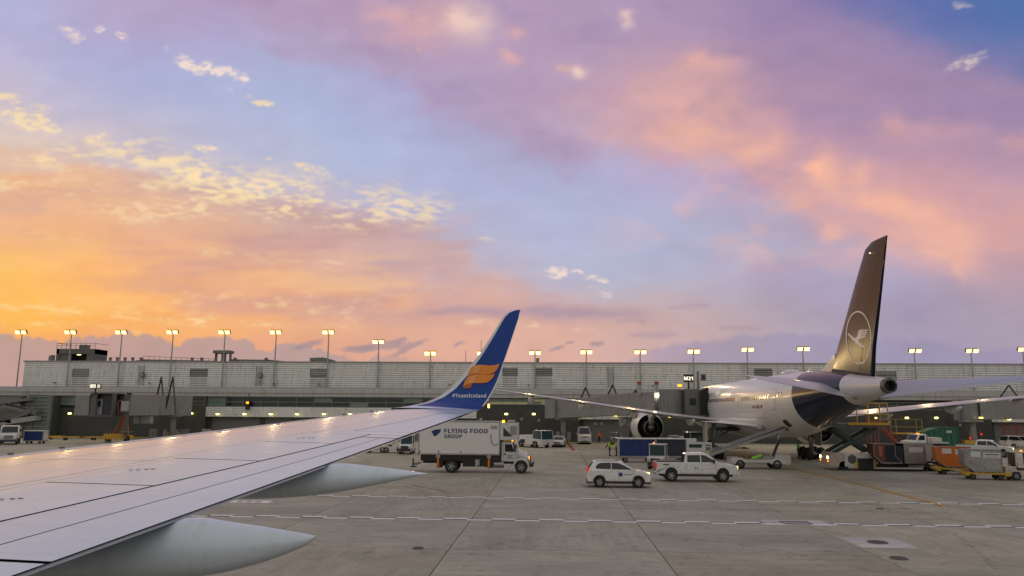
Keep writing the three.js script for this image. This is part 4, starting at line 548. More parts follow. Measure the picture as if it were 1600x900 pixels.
    mk('wing_root_fillet', (() => { const R = []; for (let i = 0; i <= 14; i++) { const t = i / 14, f = 29.5 + 14 * t, w = t < .3 ? 3.6 + 3.2 * (t / .3) : 6.8 - 3.9 * Math.pow((t - .3) / .7, .8), y = 4.15 - .45 * t; R.push([V3(s * 2.3, y + .5 * (1 - t) , f), V3(s * Math.min(w, 3.2), y + .12, f), V3(s * w, y, f), V3(s * w, y - .05, f), V3(s * Math.min(w, 3.0), y - .5 * (1 - t * .6), f), V3(s * 2.3, y - .6, f)]); } return loft(R); })(), white, o);
    // engine: lathe about z
    const ex = s * 10.5, ey = 3.05, ez = 16.6, lat = (pts, m, nm, par) => mk(nm, new THREE.LatheGeometry(pts.map(([r, z]) => new THREE.Vector2(r, z)), 40).rotateX(Math.PI / 2).translate(ex, ey, ez), m, par);
    const e = lat([[1.5, .25], [1.62, 0], [1.8, .15], [1.98, 1.0], [2.02, 2.2], [1.96, 3.6], [1.78, 5.0], [1.62, 5.75], [1.58, 5.75], [1.62, 5.0], [1.66, 3.5]], white, 'engine', o);
    lat([[1.5, .25], [1.48, 1.2], [1.5, 1.4], [.3, 1.4], [.02, .7]], mt.black, 'fan', e); lat([[1.60, 5.6], [1.62, 4.4], [1.5, 4.2], [.9, 4.2]], mt.black, 'bypass_duct', e); lat([[.95, 3.8], [1.02, 4.8], [.92, 5.9], [.78, 6.9], [.74, 6.9], [.78, 6.0], [.75, 5.6]], mt.dsteel, 'core_cowl', e); lat([[.75, 5.7], [.58, 6.3], [.36, 7.2], [.12, 7.9], [.01, 8.0]], M(grey(.12), .45, .7), 'exhaust_plug', e);
    mk('pylon', ext([[17.6, 4.95], [21, 5.35], [26.8, 5.3], [26.6, 4.75], [24.4, 4.35], [23.4, 3.55], [22.4, 4.5]], .5, .1).rotateY(-Math.PI / 2).translate(ex, -.25, 0), M(lin(.5, .46, .42), .4, 0, { map: paintTex }), o);
    // main gear: strut, bogie beam and four wheels, doors
    const gx = s * 5.3, gz = 34.3; const g = mk('main_gear', [bar([gx, .75, gz], [gx * .95, 4.1, gz - .2], .2, 12), bar([gx, 1.9, gz], [gx * .45, 3.7, gz], .1, 8), bar([gx, 1.2, gz + .1], [gx * .98, 3.6, gz + 1.6], .08, 8), beam([gx, .69, gz - 1.05], [gx, .69, gz + 1.05], .28, .3), bar([gx + .7, .69, gz - 1], [gx - .7, .69, gz - 1], .1, 8), bar([gx + .7, .69, gz + 1], [gx - .7, .69, gz + 1], .1, 8)], M(grey(.22), .45, .4), o);
    for (const dz of [-1, 1]) for (const dx of [-.62, .62]) { const t = mk('wheel', new THREE.LatheGeometry([[.34, -.22], [.6, -.24], [.68, -.17], [.695, 0], [.68, .17], [.6, .24], [.34, .22]].map(([a, b]) => new THREE.Vector2(a, b)), 28).rotateZ(Math.PI / 2).translate(gx + dx, .69, gz + dz), mt.rubber, o); mk('rim', [cyX(.34, .3, gx + dx, .69, gz + dz, 18), cyX(.1, .44, gx + dx, .69, gz + dz, 10)], mt.dsteel, t); }
    mk('gear_door', ext([[-1.1, 1.5], [.9, 1.5], [1.2, 3.9], [-1.3, 3.9]], .06, .02).rotateY(-Math.PI / 2).translate(gx + s * .75, .05, gz), M(lin(.5, .46, .42), .4, 0, { map: paintTex }), o);
    mk('wheel_bay', bx(2.2, .3, 4.4, gx * .75, 3.05, gz), mt.black, o);
  }
  // nose gear
  mk('nose_gear', [bar([0, .5, 5.2], [0, 3, 4.9], .14, 10), bar([0, 1.6, 5.2], [0, 3, 6.6], .07, 8)], mt.steel, o); for (const x of [-.32, .32]) mk('wheel', cyX(.5, .34, x, .5, 5.2, 24), mt.rubber, o);
}

// ---------- road vehicles: +x is forward, the origin on the ground ----------
function wheelOf(parent, x, y, z, r, w, rimM = mt.rim, side = 1) {
  const t = mk('wheel', new THREE.LatheGeometry([[r * .6, -w * .48], [r * .9, -w * .5], [r * .985, -w * .36], [r, 0], [r * .985, w * .36], [r * .9, w * .5], [r * .6, w * .48]].map(([a, b]) => new THREE.Vector2(a, b)), 28).rotateX(Math.PI / 2).translate(x, y, z), mt.rubber, parent);
  mk('wheel_disc', cyZ(r * .61, w * .5, x, y, z, 22), mt.dgrey, t); const g = [cyZ(r * .14, w * 1.02, x, y, z, 10)]; for (let i = 0; i < 5; i++) { const a = i / 5 * 2 * Math.PI; g.push(bx(r * .5, r * .17, .03, r * .33, -r * .085, 0).rotateZ(a).translate(x, y, z + side * w * .42)); g.push(new THREE.TorusGeometry(r * .58, r * .035, 5, 20).translate(x, y, z + side * w * .45)); }
  mk('rim', g, rimM, t); return t;
}
// lower body outline with arches cut for the wheels; xs are the wheel centres
function bodySide(top, sill, xs, r, x0, x1) {
  const pts = [[x0, sill + .12], [x0 + .06, sill]]; for (const x of xs) { for (let i = 0; i <= 10; i++) { const a = Math.PI * (1 - i / 10); pts.push([x + r * Math.cos(a), sill + Math.max(0, r * .98 * Math.sin(a) + (r * .98 - sill) * 0)]); } } pts.push([x1 - .08, sill], [x1, sill + .14]); return pts.concat(top);
}
// glass house between belt ring and roof ring, with roof skin and pillars
function cabin(o, belt, b0, b1, roof, r0, r1, w0, w1, m, posts, glass = mt.glass) {
  const ring = (x0, x1, y, w) => [V3(x0, y, w - .06), V3(x0 + .06, y, w), V3(x1 - .1, y, w), V3(x1, y, w - .12), V3(x1, y, -w + .12), V3(x1 - .1, y, -w), V3(x0 + .06, y, -w), V3(x0, y, -w + .06)];
  const gg = loft([ring(b0, b1, belt, w0), ring(r0, r1, roof - .05, w1)]).toNonIndexed(); gg.computeVertexNormals(); const g = mk('cabin_glass', gg, glass, o);
  mk('roof', loft([ring(r0 - .03, r1 + .04, roof - .07, w1 + .02), ring(r0, r1 - .02, roof - .01, w1 - .03), ring(r0 + .15, r1 - .2, roof + .02, w1 - .16)]), m, o);
  for (const s of [-1, 1]) for (const t of posts) { const lo = b0 + (b1 - b0) * t[0], hi = r0 + (r1 - r0) * t[1]; mk('pillar', beam([lo, belt - .02, s * (w0 + (t[0] > .97 || t[0] < .03 ? -.05 : .004))], [hi, roof - .05, s * (w1 + (t[1] > .97 || t[1] < .03 ? -.05 : .004))], .05, t[2]), t[3] || m, o); }
  return g;
}
// painted cabin shell with glass panes let into its sides, front and back
function shell(o, belt, b0, b1, roof, r0, r1, w0, w1, m, panes) {
  const ring = (x0, x1, y, w, c) => [V3(x0, y, w - c), V3(x0 + c, y, w), V3(x1 - c, y, w), V3(x1, y, w - c), V3(x1, y, -w + c), V3(x1 - c, y, -w), V3(x0 + c, y, -w), V3(x0, y, -w + c)], at = (t) => [b0 + (r0 - b0) * t, b1 + (r1 - b1) * t, belt + (roof - belt) * t, w0 + (w1 - w0) * t];
  const R = [0, .86].map((t) => { const [a, b, y, w] = at(t); return ring(a, b, y, w, .08); }); R.push(ring(r0 + .06, r1 - .08, roof - .02, w1 - .05, .1), ring(r0 + .25, r1 - .35, roof + .015, w1 - .2, .1));
  const g = loft(R).toNonIndexed(); g.computeVertexNormals(); const c = mk('cabin', g, m, o), k = (y) => (y - belt) / (roof - belt);
  const pane = (nm, P, tri) => { const q = new THREE.BufferGeometry(); q.setAttribute('position', new THREE.Float32BufferAttribute(P.flat(), 3)); q.setAttribute('uv', new THREE.Float32BufferAttribute(P.flatMap((v) => [v[0], v[1]]), 2)); q.setIndex(tri.flat()); q.computeVertexNormals(); mk(nm, q, mt.glass, o); };
  for (const L of panes) { const tri = THREE.ShapeUtils.triangulateShape(L.map(([x, y]) => new THREE.Vector2(x, y)), []); for (const s of [-1, 1]) pane('side_window', L.map(([x, y]) => [x, y, s * (w0 + (w1 - w0) * k(y) + .012)]), tri); }
  for (const [nm, e] of [['windscreen', 1], ['rear_window', 0]]) { const P = [[.08, 1], [.82, 1], [.82, -1], [.08, -1]].map(([t, sg]) => { const [a, b, y, w] = at(t); return [e ? b + .012 : a - .012, y, sg * (w - .1)]; }); pane(nm, P, [[0, 1, 2], [0, 2, 3]]); }
  return c;
}
const seamM = M(grey(.10), .6);
function doors(o, list, W, m) { for (const [x0, x1, y0, y1, hx] of list) for (const s of [-1, 1]) { mk('door', bx(x1 - x0 - .02, y1 - y0, .012, (x0 + x1) / 2, y0, s * (W / 2 + .002)), m, o); mk('door_seam', [bx(.014, y1 - y0, .016, x0, y0, s * (W / 2 + .003)), bx(.014, y1 - y0, .016, x1, y0, s * (W / 2 + .003))], seamM, o); mk('door_handle', rbx(.18, .035, .03, .01, hx, y1 - .14, s * (W / 2 + .018)), m, o); } }
function lampsAt(o, nm, xs, y, z, w, h, m, d = .05) { for (const s of [-1, 1]) mk(nm, rbx(d, h, w, .02, xs, y, s * z), m, o); }
const headOff = M(grey(.6), .1, 0, { clearcoat: 1 }), redLens = M(lin(.3, .008, .006), .2, 0, { clearcoat: 1 });

function makeSuv(label, p, ry) {
  const o = thing('compact_suv', label, 'car', p, ry), m = mt.white, W = 1.76;
  const top = [[2.10, .52], [2.13, .72], [2.06, .86], [1.9, .94], [1.55, 1.02], [1.05, 1.09], [.9, 1.11], [-1.6, 1.13], [-1.95, 1.11], [-2.08, 1.0], [-2.12, .8], [-2.13, .55]];
  mk('body', ext(bodySide(top, .33, [-1.28, 1.27], .40, -2.12, 2.12), W, .09), m, o); mk('lower_cladding', [bx(1.7, .17, W + .01, 0, .25, 0), bx(.42, .3, W - .1, -1.92, .25, 0), bx(.4, .22, W - .1, 1.9, .24, 0)], mt.dark, o);
  for (const x of [-1.28, 1.27]) for (const s of [-1, 1]) mk('wheel_arch', new THREE.TorusGeometry(.405, .035, 6, 18, Math.PI).translate(x, .34, s * (W / 2 - .012)), mt.dark, o);
  shell(o, 1.09, -2.02, 1.2, 1.64, -1.62, .12, .84, .62, m, [[[-1.5, 1.16], [-1.52, 1.3], [-1.36, 1.46], [-1.1, 1.52], [-.52, 1.53], [-.52, 1.14]], [[-.46, 1.13], [-.46, 1.53], [.0, 1.5], [.32, 1.38], [.86, 1.12]]]);
  for (const s of [-1, 1]) mk('roof_rail', bar([-1.5, 1.64, s * .58], [.05, 1.65, s * .58], .02), mt.mgrey, o);
  doors(o, [[-.95, -.02, .45, 1.08, -.75], [-.02, .98, .45, 1.08, .12]], W, m);
  for (const s of [-1, 1]) { mk('mirror', rbx(.16, .14, .2, .04, .82, 1.12, s * .98), m, o); mk('headlight', rbx(.34, .12, .2, .04, 1.88, .84, s * .72), s > 0 ? headGlow : headOff, o); mk('fog_lamp', rbx(.06, .12, .16, .03, 2.09, .5, s * .66), mt.dark, o); mk('tail_light', rbx(.14, .3, .22, .04, -2.04, .86, s * .74), tailGlow, o); }
  mk('grille', rbx(.06, .22, 1.0, .03, 2.10, .58, 0), mt.dark, o);
  mk('door_emblem', [cyZ(.13, .006, .12, .82, W / 2 + .012, 20)], M(lin(.01, .03, .16), .5), o); mk('door_lettering', bx(.6, .05, .006, .58, .79, W / 2 + .012), M(lin(.12, .13, .2), .5), o);
  for (const x of [-1.28, 1.27]) mk('wheel_well', cyZ(.395, W - .2, x, .36, 0, 20), mt.black, o);
  for (const x of [-1.28, 1.27]) for (const s of [-1, 1]) wheelOf(o, x, .34, s * (W / 2 - .13), .34, .22, mt.rim, s);
  return o;
}
function makePickup(label, p, ry, number) {
  const o = thing('pickup_truck', label, 'pickup', p, ry), m = mt.white, W = 2.0;
  const top = [[2.88, .62], [2.93, .95], [2.86, 1.13], [2.6, 1.2], [1.55, 1.27], [1.4, 1.28], [-.85, 1.30], [-.86, 1.34], [-2.9, 1.34], [-2.93, .62]];
  mk('body', ext(bodySide(top, .52, [-1.83, 1.86], .49, -2.93, 2.93), W, .07), m, o);
  mk('cargo_bed', [bx(1.9, .03, 1.5, -1.9, 1.35, 0), bx(1.96, .05, .1, -1.9, 1.335, .92), bx(1.96, .05, .1, -1.9, 1.335, -.92)], mt.dark, o);
  shell(o, 1.28, -.9, 1.7, 1.95, -.74, .76, .93, .77, m, [[[-.66, 1.34], [-.64, 1.8], [.26, 1.82], [.28, 1.34]], [[.36, 1.34], [.34, 1.82], [.66, 1.8], [1.02, 1.6], [1.34, 1.36]]]);
  doors(o, [[-.72, .38, .6, 1.27, -.5], [.38, 1.38, .6, 1.27, .6]], W, m);
  mk('running_board', [-1, 1].map((s) => bx(2.6, .07, .14, 0, .42, s * .98)), mt.dark, o); mk('underbody', bx(5.2, .25, 1.4, 0, .36, 0), mt.black, o);
  for (const x of [-1.83, 1.86]) for (const s of [-1, 1]) mk('wheel_arch', new THREE.TorusGeometry(.485, .035, 6, 18, Math.PI).translate(x, .53, s * (W / 2 - .02)), m, o);
  for (const s of [-1, 1]) { mk('mirror', rbx(.16, .26, .24, .04, 1.2, 1.28, s * 1.14), mt.dark, o); mk('headlight', rbx(.2, .24, .34, .04, 2.84, .88, s * .8), s > 0 ? headGlow : headOff, o); mk('tail_light', rbx(.12, .36, .16, .03, -2.9, .9, s * .92), tailGlow, o); }
  mk('grille', rbx(.08, .4, 1.25, .04, 2.92, .72, 0), mt.mgrey, o); mk('front_bumper', rbx(.22, .26, 1.9, .06, 2.94, .46, 0), mt.white, o); mk('rear_bumper', rbx(.2, .22, 1.9, .05, -2.99, .5, 0), mt.chrome, o); mk('tailgate_seam', bx(.012, .6, 1.4, -2.937, .66, 0), seamM, o);
  if (number) { mk('door_number', text(number, .2, .005).translate(-.05, .92, W / 2 + .012), mt.dark, o); mk('door_lettering', bx(.75, .02, .006, .95, .9, W / 2 + .012), mt.mgrey, o); mk('fender_badge', bx(.4, .08, .006, -2.2, 1.12, W / 2 + .004), mt.dark, o); }
  for (const x of [-1.83, 1.86]) mk('wheel_well', cyZ(.48, W - .2, x, .48, 0, 20), mt.black, o);
  for (const x of [-1.83, 1.86]) for (const s of [-1, 1]) wheelOf(o, x, .41, s * (W / 2 - .16), .41, .28, mt.rim, s);
  return o;
}
function makeCar(name, label, cat, p, ry, d, m, group) {   // d: L, W, belt, roof, nose height, tail height, glass and roof ends
  const o = thing(name, label, cat, p, ry, group), [L, W, belt, roof, nose, tail, g0, g1, r0, r1, wr] = d, h = L / 2, wx = L * .3;
  const top = [[h - .02, .5], [h, nose - .18], [h - .12, nose], [h - .5, nose + .07], [g1, belt], [g0, belt], [-h + .15, tail], [-h, tail - .2], [-h + .02, .5]];
  mk('body', ext(bodySide(top, .3, [-wx, wx], wr * 1.14, -h, h), W, .09), m, o);
  cabin(o, belt - .02, g0, g1, roof, r0, r1, W / 2 - .08, W / 2 - .24, m, [[.995, .99, .08], [.55, .52, .07], [.03, .04, .14]]);
  doors(o, [[-.9, .05, .42, belt - .04, -.7], [.05, 1.05, .42, belt - .04, .25]], W, m);
  for (const s of [-1, 1]) { mk('mirror', rbx(.14, .15, .2, .04, g1 - .35, belt, s * (W / 2 + .1)), m, o); mk('headlight', rbx(.24, .15, .34, .05, h - .14, nose - .2, s * (W / 2 - .3)), headOff, o); mk('tail_light', rbx(.12, .2, .26, .04, -h + .06, tail - .28, s * (W / 2 - .26)), redLens, o); }
  mk('grille', rbx(.06, .14, W * .5, .03, h - .02, nose - .26, 0), mt.dark, o); mk('lower_intake', rbx(.06, .14, W * .7, .03, h - .02, .36, 0), mt.dark, o); mk('number_plate', bx(.02, .12, .34, h + .015, .52, 0), mt.lgrey, o);
  for (const x of [-wx, wx]) mk('wheel_well', cyZ(wr * 1.12, W - .2, x, wr, 0, 20), mt.black, o);
  for (const x of [-wx, wx]) for (const s of [-1, 1]) wheelOf(o, x, wr, s * (W / 2 - .13), wr, .22, mt.rim, s);
  return o;
}
const G0 = (px, py) => { const q = onY(px, py); return [q.x, 0, q.z]; };
makeSuv('small white SUV with a blue round door emblem and glowing tail lights', G0(966, 760.5), -.02).scale.set(1, 1.06, 1);
makePickup('white crew cab pickup truck with the number 11 on its door', G0(1086, 751.5), -.02, '11').scale.set(1, 1.05, 1);
makeCar('sedan', 'white hatchback car parked facing the apron beside a red painted line', 'car', G0(873, 698), -Math.PI / 2 - .1, [4.2, 1.78, .98, 1.47, .86, .98, -1.7, .95, -1.35, .15, .31], mt.white);
makeCar('cargo_van', 'tall white cargo van parked facing out from the terminal dock', 'van', [onZ(912.5, 680, -121).x, 0, -121], -Math.PI / 2, [5.4, 2.0, 1.5, 2.55, 1.3, 1.55, -2.62, 1.75, -2.55, .95, .36], mt.white);
makeCar('parked_suv', 'silver SUV parked near the dock behind two workers in yellow vests', 'car', [onZ(962, 680, -120.5).x, 0, -120.5], -Math.PI / 2, [4.7, 1.9, 1.12, 1.78, 1.05, 1.15, -2.2, .95, -2.0, .2, .36], PAINT(grey(.3)));
makeCar('minivan', 'white minivan parked by the far bridge column at the terminal', 'van', [onY(1594, 700).x, 0, onY(1594, 700).z], .05, [5.1, 2.0, 1.12, 1.76, .98, 1.15, -2.45, 1.75, -2.2, .55, .34], mt.white);
makePickup('white pickup truck with a black grille behind the silver container', [onY(1548, 714).x, 0, onY(1548, 714).z - 1], -.62);

// ---------- catering truck ----------
{
  const rear = onY(648, 735), z = onY(740, 737.5).z + 1.1, x0 = onY(652, 737).x, o = thing('catering_truck', 'white high loader catering truck with dark blue lettering on its box body', 'truck', [x0, 0, z - 1.1], 0), W = 2.5, m = mt.whiteB;
  const L = onY(833, 737).x - x0, k = L / 10.1;   // drawn for a ten metre truck
  const X = (v) => v * k;
  mk('box_body', rbx(X(7.05), 2.62, W, .05, X(3.75), 1.48, 0), M(grey(.62, .02), .5), o); mk('body_trim', [bx(X(7.1), .1, W + .03, X(3.75), 4.05, 0), bx(X(7.1), .12, W + .03, X(3.75), 1.44, 0), bx(.1, 2.6, W + .03, X(.25), 1.48, 0), bx(.1, 2.6, W + .03, X(7.24), 1.48, 0)], mt.lgrey, o);
  for (const v of [.35, 2.0, 3.9]) mk('lashing_hook', bx(.06, .14, .05, X(v), 1.62, W / 2 + .02), mt.dark, o);
  const blue = M(lin(.008, .025, .14), .5), t1 = text('FLYING FOOD', .34, .008), b1 = t1.boundingBox; t1.scale(1.18, 1, 1); mk('lettering', [t1.translate(X(4.35), 3.36, W / 2 + .008), text('GROUP', .31, .008).translate(X(3.22), 2.92, W / 2 + .008)], blue, o);
  mk('wing_logo', [ext([[-.42, .06], [-.3, .16], [-.05, .26], [.4, .28], [.34, .16], [.36, .1], [.28, .02], [.3, -.04], [.12, -.1], [.05, -.24], [-.12, -.3], [-.26, -.2], [-.3, -.04]], .008)].map((g) => g.translate(X(1.75), 3.2, W / 2 + .008)), blue, o); mk('fleet_number', text('520', .24, .008).translate(X(6.75), 3.66, W / 2 + .008), M(grey(.05), .5), o);
  mk('hose', new THREE.TubeGeometry(new THREE.CatmullRomCurve3([V3(X(6.5), 3.1, W / 2 + .03), V3(X(6.55), 2.6, W / 2 + .05), V3(X(6.75), 2.25, W / 2 + .05), V3(X(7.15), 2.35, W / 2 + .05)]), 14, .02, 5), mt.dark, o);
  // front platform over the cab
  mk('front_platform', [bx(X(1.55), 1.28, .08, X(8.05), 2.75, W / 2 - .05), bx(X(1.55), 1.28, .08, X(8.05), 2.75, -W / 2 + .05), bx(.08, 1.28, W - .1, X(8.8), 2.75, 0), bx(X(1.6), .1, W, X(8.05), 2.66, 0)], m, o); mk('platform_opening', ext([[0, 0], [.75, 0], [0, .72]], .02, 0).translate(X(7.58), 2.95, W / 2 + .0), mt.dark, o); mk('platform_window', rbx(.55, .7, .02, .12, X(8.45), 3.08, W / 2), M(grey(.25), .6), o); mk('roof_unit', [rbx(.6, .22, .8, .05, X(8.2), 4.03, 0), bx(.2, .3, .2, X(5.5), 4.1, 0)], mt.lgrey, o);
  mk('roof_beacon', rbx(.2, .18, .2, .05, X(7.55), 4.05, .8), glow(0xff9a10, 9), o); mk('cab_beacon', rbx(.14, .12, .14, .04, X(8.35), 2.52, .8), amberGlow, o);
  // cab and bonnet
  const cab = ext([[X(7.4), .92], [X(8.75), .92], [X(8.8), 1.55], [X(8.6), 1.75], [X(8.35), 2.4], [X(7.4), 2.5]], 2.1, .08); mk('cab', cab, m, o); mk('cab_back', bx(.12, 1.9, 2.0, X(7.36), .9, 0), mt.dark, o);
  const hood = []; for (const [x, y, w] of [[8.62, 1.86, .98], [9.1, 1.78, 1.0], [9.55, 1.62, 1.0], [9.8, 1.42, .96], [9.88, 1.05, .94]]) hood.push([V3(X(x), .78, w), V3(X(x), y - .25, w), V3(X(x), y - .05, w - .14), V3(X(x), y, w - .4), V3(X(x), y, -w + .4), V3(X(x), y - .05, -w + .14), V3(X(x), y - .25, -w), V3(X(x), .78, -w)]); mk('bonnet', loft(hood), m, o);
  for (const s of [-1, 1]) { mk('side_window', ext([[X(7.72), 1.72], [X(8.52), 1.72], [X(8.3), 2.3], [X(7.72), 2.32]], .02, 0, s * 1.055), mt.glass, o); mk('door_seam', [bx(.02, 1.4, .02, X(7.58), 1.0, s * 1.055), bx(.02, .7, .02, X(8.62), 1.0, s * 1.055)], seamM, o); mk('door_handle', rbx(.12, .16, .04, .02, X(7.72), 1.45, s * 1.07), mt.dark, o); mk('mirror', rbx(.12, .45, .2, .04, X(8.55), 1.75, s * 1.3), mt.dark, o); mk('headlight', rbx(.14, .24, .3, .04, X(9.78), 1.1, s * .78), s > 0 ? amberGlow : headOff, o); mk('front_fender', new THREE.TorusGeometry(.6, .1, 8, 20, Math.PI).scale(1, 1, 2).translate(X(9.12), .52, s * .95), m, o); }
  mk('windscreen', loft([[V3(X(8.66), 1.74, .92), V3(X(8.68), 1.72, -.92)], [V3(X(8.38), 2.36, .8), V3(X(8.38), 2.36, -.8)]].map((r) => r), false, false), mt.glass, o); mk('grille', rbx(.08, .5, 1.2, .04, X(9.9), .85, 0), mt.dark, o); mk('front_bumper', [rbx(.3, .26, 2.3, .05, X(10.0), .52, 0), bx(.1, .2, 2.0, X(10.15), .7, 0)], mt.dark, o);
  mk('door_lettering', [bx(.5, .06, .01, X(8.15), 1.4, 1.06), bx(.44, .05, .01, X(8.15), 1.28, 1.06), bx(.5, .05, .01, X(8.15), 1.18, 1.06)], mt.mgrey, o);
  mk('chassis', [bx(X(8.6), .3, .9, X(4.8), .72, 0), bx(X(7), .5, 2.1, X(3.9), .95, 0), bx(1.0, .55, .5, X(4.6), .5, .85), bx(.8, .5, .5, X(5.7), .52, .85), bx(.45, .6, .5, X(6.2), .48, .9)], mt.black, o); mk('tank', cyX(.26, .8, X(7.2), .68, .9), mt.steel, o); mk('fuel_box', rbx(.35, .5, .3, .03, X(5.35), .58, 1.1), mt.lgrey, o);
  mk('rear_step', [bx(.4, .1, 2.2, X(-.1), .62, 0), bx(.1, .7, .1, X(-.25), .45, 1.0), bx(.5, .1, .1, X(-.2), .42, 1.0)], mt.black, o);
  for (const v of [1.95, 6.35]) for (const s of [-1, 1]) { mk('outrigger', [bx(.34, .24, .3, X(v), 1.2, s * 1.1)], mt.lgrey, o); mk('outrigger_leg', [bx(.17, .82, .16, X(v), .38, s * 1.16)], mt.orange, o); mk('outrigger_guard', bx(.5, .75, .08, X(v) + .12, .42, s * 1.02), mt.black, o); }
  for (const s of [-1, 1]) { wheelOf(o, X(3.1), .52, s * 1.02, .52, .5, mt.lgrey, s); wheelOf(o, X(9.12), .5, s * 1.02, .5, .3, mt.lgrey, s); mk('mud_guard', bx(1.3, .05, .5, X(3.1), 1.1, s * 1.0), mt.dark, o); }
}

// ---------- jet bridges ----------
const bridgeM = M(lin(.27, .27, .265), .6, 0, { map: sidingTex }), bridgeD = bridgeM, bellows = M(grey(.05), .8), signG = glow(0xfff4d8, 1.1);
// ribbed tunnel between two plan points; base and top heights at both ends
function tunnel(o, a, b, y0a, y0b, h, w, m, nm = 'tunnel') {
  const A = V3(a[0], 0, a[1]), B = V3(b[0], 0, b[1]), L = A.distanceTo(B), d = B.clone().sub(A).normalize(), n = V3(-d.z, 0, d.x), rings = [], k = Math.round(L / .9);
  for (let i = 0; i <= k * 4; i++) { const t = i / (k * 4), c = A.clone().lerp(B, t), y = y0a + (y0b - y0a) * t, q = (i % 4 < 3 ? 0 : .025), hw = w / 2 + q; rings.push([[hw, 0], [hw, h], [-hw, h], [-hw, 0]].map(([u, v]) => V3(c.x + n.x * u, y + v + (v ? q : -q), c.z + n.z * u))); }
  const tg = loft(rings).toNonIndexed(); tg.computeVertexNormals(); return mk(nm, tg, m, o);
}
function vStrut(o, x, z, y0, y1, w) { mk('cable_strut', bar([x - w, y0, z], [x, y1, z], .13, 8), mt.black, o); mk('cable_strut', bar([x, y1, z], [x + w * .9, y0, z - .2], .13, 8), mt.dgrey, o); }
{ // retracted bridge with the numbered sign
  const P = (px, py, z) => onZ(px, py, z), c0 = P(187, 640, -111), c1 = P(146, 640, -110), o = thing('jet_bridge', 'retracted grey jet bridge on a yellow wheel bogie with an open cab', 'jet bridge'), rot = P(272, 640, -121), yb = 4.0, h = 3.1;
  tunnel(o, [rot.x, rot.z], [c0.x - .2, -112], yb, yb - .05, h, 2.6, bridgeM); tunnel(o, [P(292, 640, -122).x, -123], [rot.x - 1, -121], yb - .1, yb - .1, h + .1, 3.2, bridgeD, 'rotunda');
  const cabW = c0.x - c1.x, cx = (c0.x + c1.x) / 2; mk('cab', [bx(cabW, .12, 3.4, cx, yb + h, -110.6), bx(cabW, .2, 3.4, cx, yb - .2, -110.6), bx(cabW, h, .1, cx, yb, -112.3), bx(.12, h, 3.4, c1.x + .06, yb, -110.6), bx(.1, h, 1.0, c0.x, yb, -109.4), bx(cabW * .3, h, .1, c1.x + cabW * .15, yb, -108.95)], M(grey(.10), .5, .2), o);
  mk('cab_roof_edge', bar([c1.x - .1, yb + h - .5, -108.9], [c1.x + 1, yb + h + .15, -108.9], .12), bellows, o); mk('cab_door', bx(.85, 2.3, .08, cx - .6, yb + .05, -109.6), mt.lgrey, o); mk('door_window', bx(.4, .9, .04, cx - .6, yb + 1.2, -109.54), mt.glass, o); mk('cab_partition', bx(cabW * .62, h, .08, cx + .5, yb, -109.7), M(lin(.035, .035, .05), .5), o);
  tunnel(o, [c1.x - 2.2, -110.4], [c1.x, -110.4], yb - .05, yb - .05, h - .2, 3.0, bridgeM, 'canopy');
  // wheel bogie and lift columns
  const bg = P(184, 690, -111); mk('wheel_bogie', [bx(3.4, .5, 2.2, bg.x, .55, -111), bx(3.2, .2, .2, bg.x, 1.1, -110), ...[-1.4, -.9, -.4, .1, .6, 1.1].map((x) => bx(.12, .9, .1, bg.x + x, .35, -109.85))], mt.yellow, o); for (const x of [-1.2, 1.55]) mk('wheel', cyX(.5, .4, bg.x + x, .5, -110.6, 22), mt.rubber, o);
  mk('lift_column', [beam([bg.x - .9, 1.0, -111], [bg.x + .6, 3.9, -111], .32, .32), beam([bg.x + .9, 1.0, -110.6], [bg.x + .9, 3.9, -110.8], .4, .4)], mt.rust, o); mk('lift_column', beam([bg.x + 1.6, 1.0, -110.6], [bg.x + 1.3, 3.9, -110.7], .26, .3), mt.orange, o);
  const sp = P(199, 650, -109.5); mk('stair_post', bx(.34, 6.2, .34, sp.x, .8, -109.5), mt.dgrey, o); mk('control_box', rbx(.95, 1.5, .5, .04, sp.x - .3, 4.55, -109.2), mt.lgrey, o); mk('stair_wheel', cyX(.34, .24, sp.x, .36, -109.5), mt.rubber, o); mk('post_lamp', rbx(.6, .3, .4, .04, sp.x, 7.0, -109.5), mt.black, o); mk('stair_platform', bx(1.6, .1, 1, sp.x, 1.55, -109.4), mt.mgrey, o);
  mk('red_hose', new THREE.TubeGeometry(new THREE.CatmullRomCurve3([V3(sp.x - 1.2, 4.1, -109.1), V3(sp.x - 1.3, 6, -109.1), V3(sp.x - .8, 6.1, -109.1), V3(sp.x - .9, 4.2, -109.1)]), 20, .06, 6), mt.red, o); mk('mesh_guard', [0, 1, 2, 3, 4].map((i) => bar([c1.x + i * .5, 3.8, -109.6], [c1.x + 2.4 + i * .3, .9, -110], .03)), mt.dgrey, o);
  for (const [px, w] of [[216, 1.0], [230, 1.6]]) { const q = P(px, 655, -116); mk('air_unit', rbx(w, 1.2, .9, .04, q.x, 2.7, -116), mt.lgrey, o); }
  const cl = P(271, 660, -121); mk('support_column', [cy(.42, .42, 4.0, cl.x, 0, -121, 18), bx(1.7, .3, 1.7, cl.x, 0, -121), bx(2.6, .3, 2.6, cl.x, 3.7, -121), bx(.5, 1.4, .4, cl.x - .9, .3, -120.3), bx(.5, 1.4, .4, cl.x + .9, .3, -120.3)], bridgeM, o);
  for (const px of [250, 268]) vStrut(o, P(px, 600, -118).x + .15, -118, 4.0, 10.0, .95);
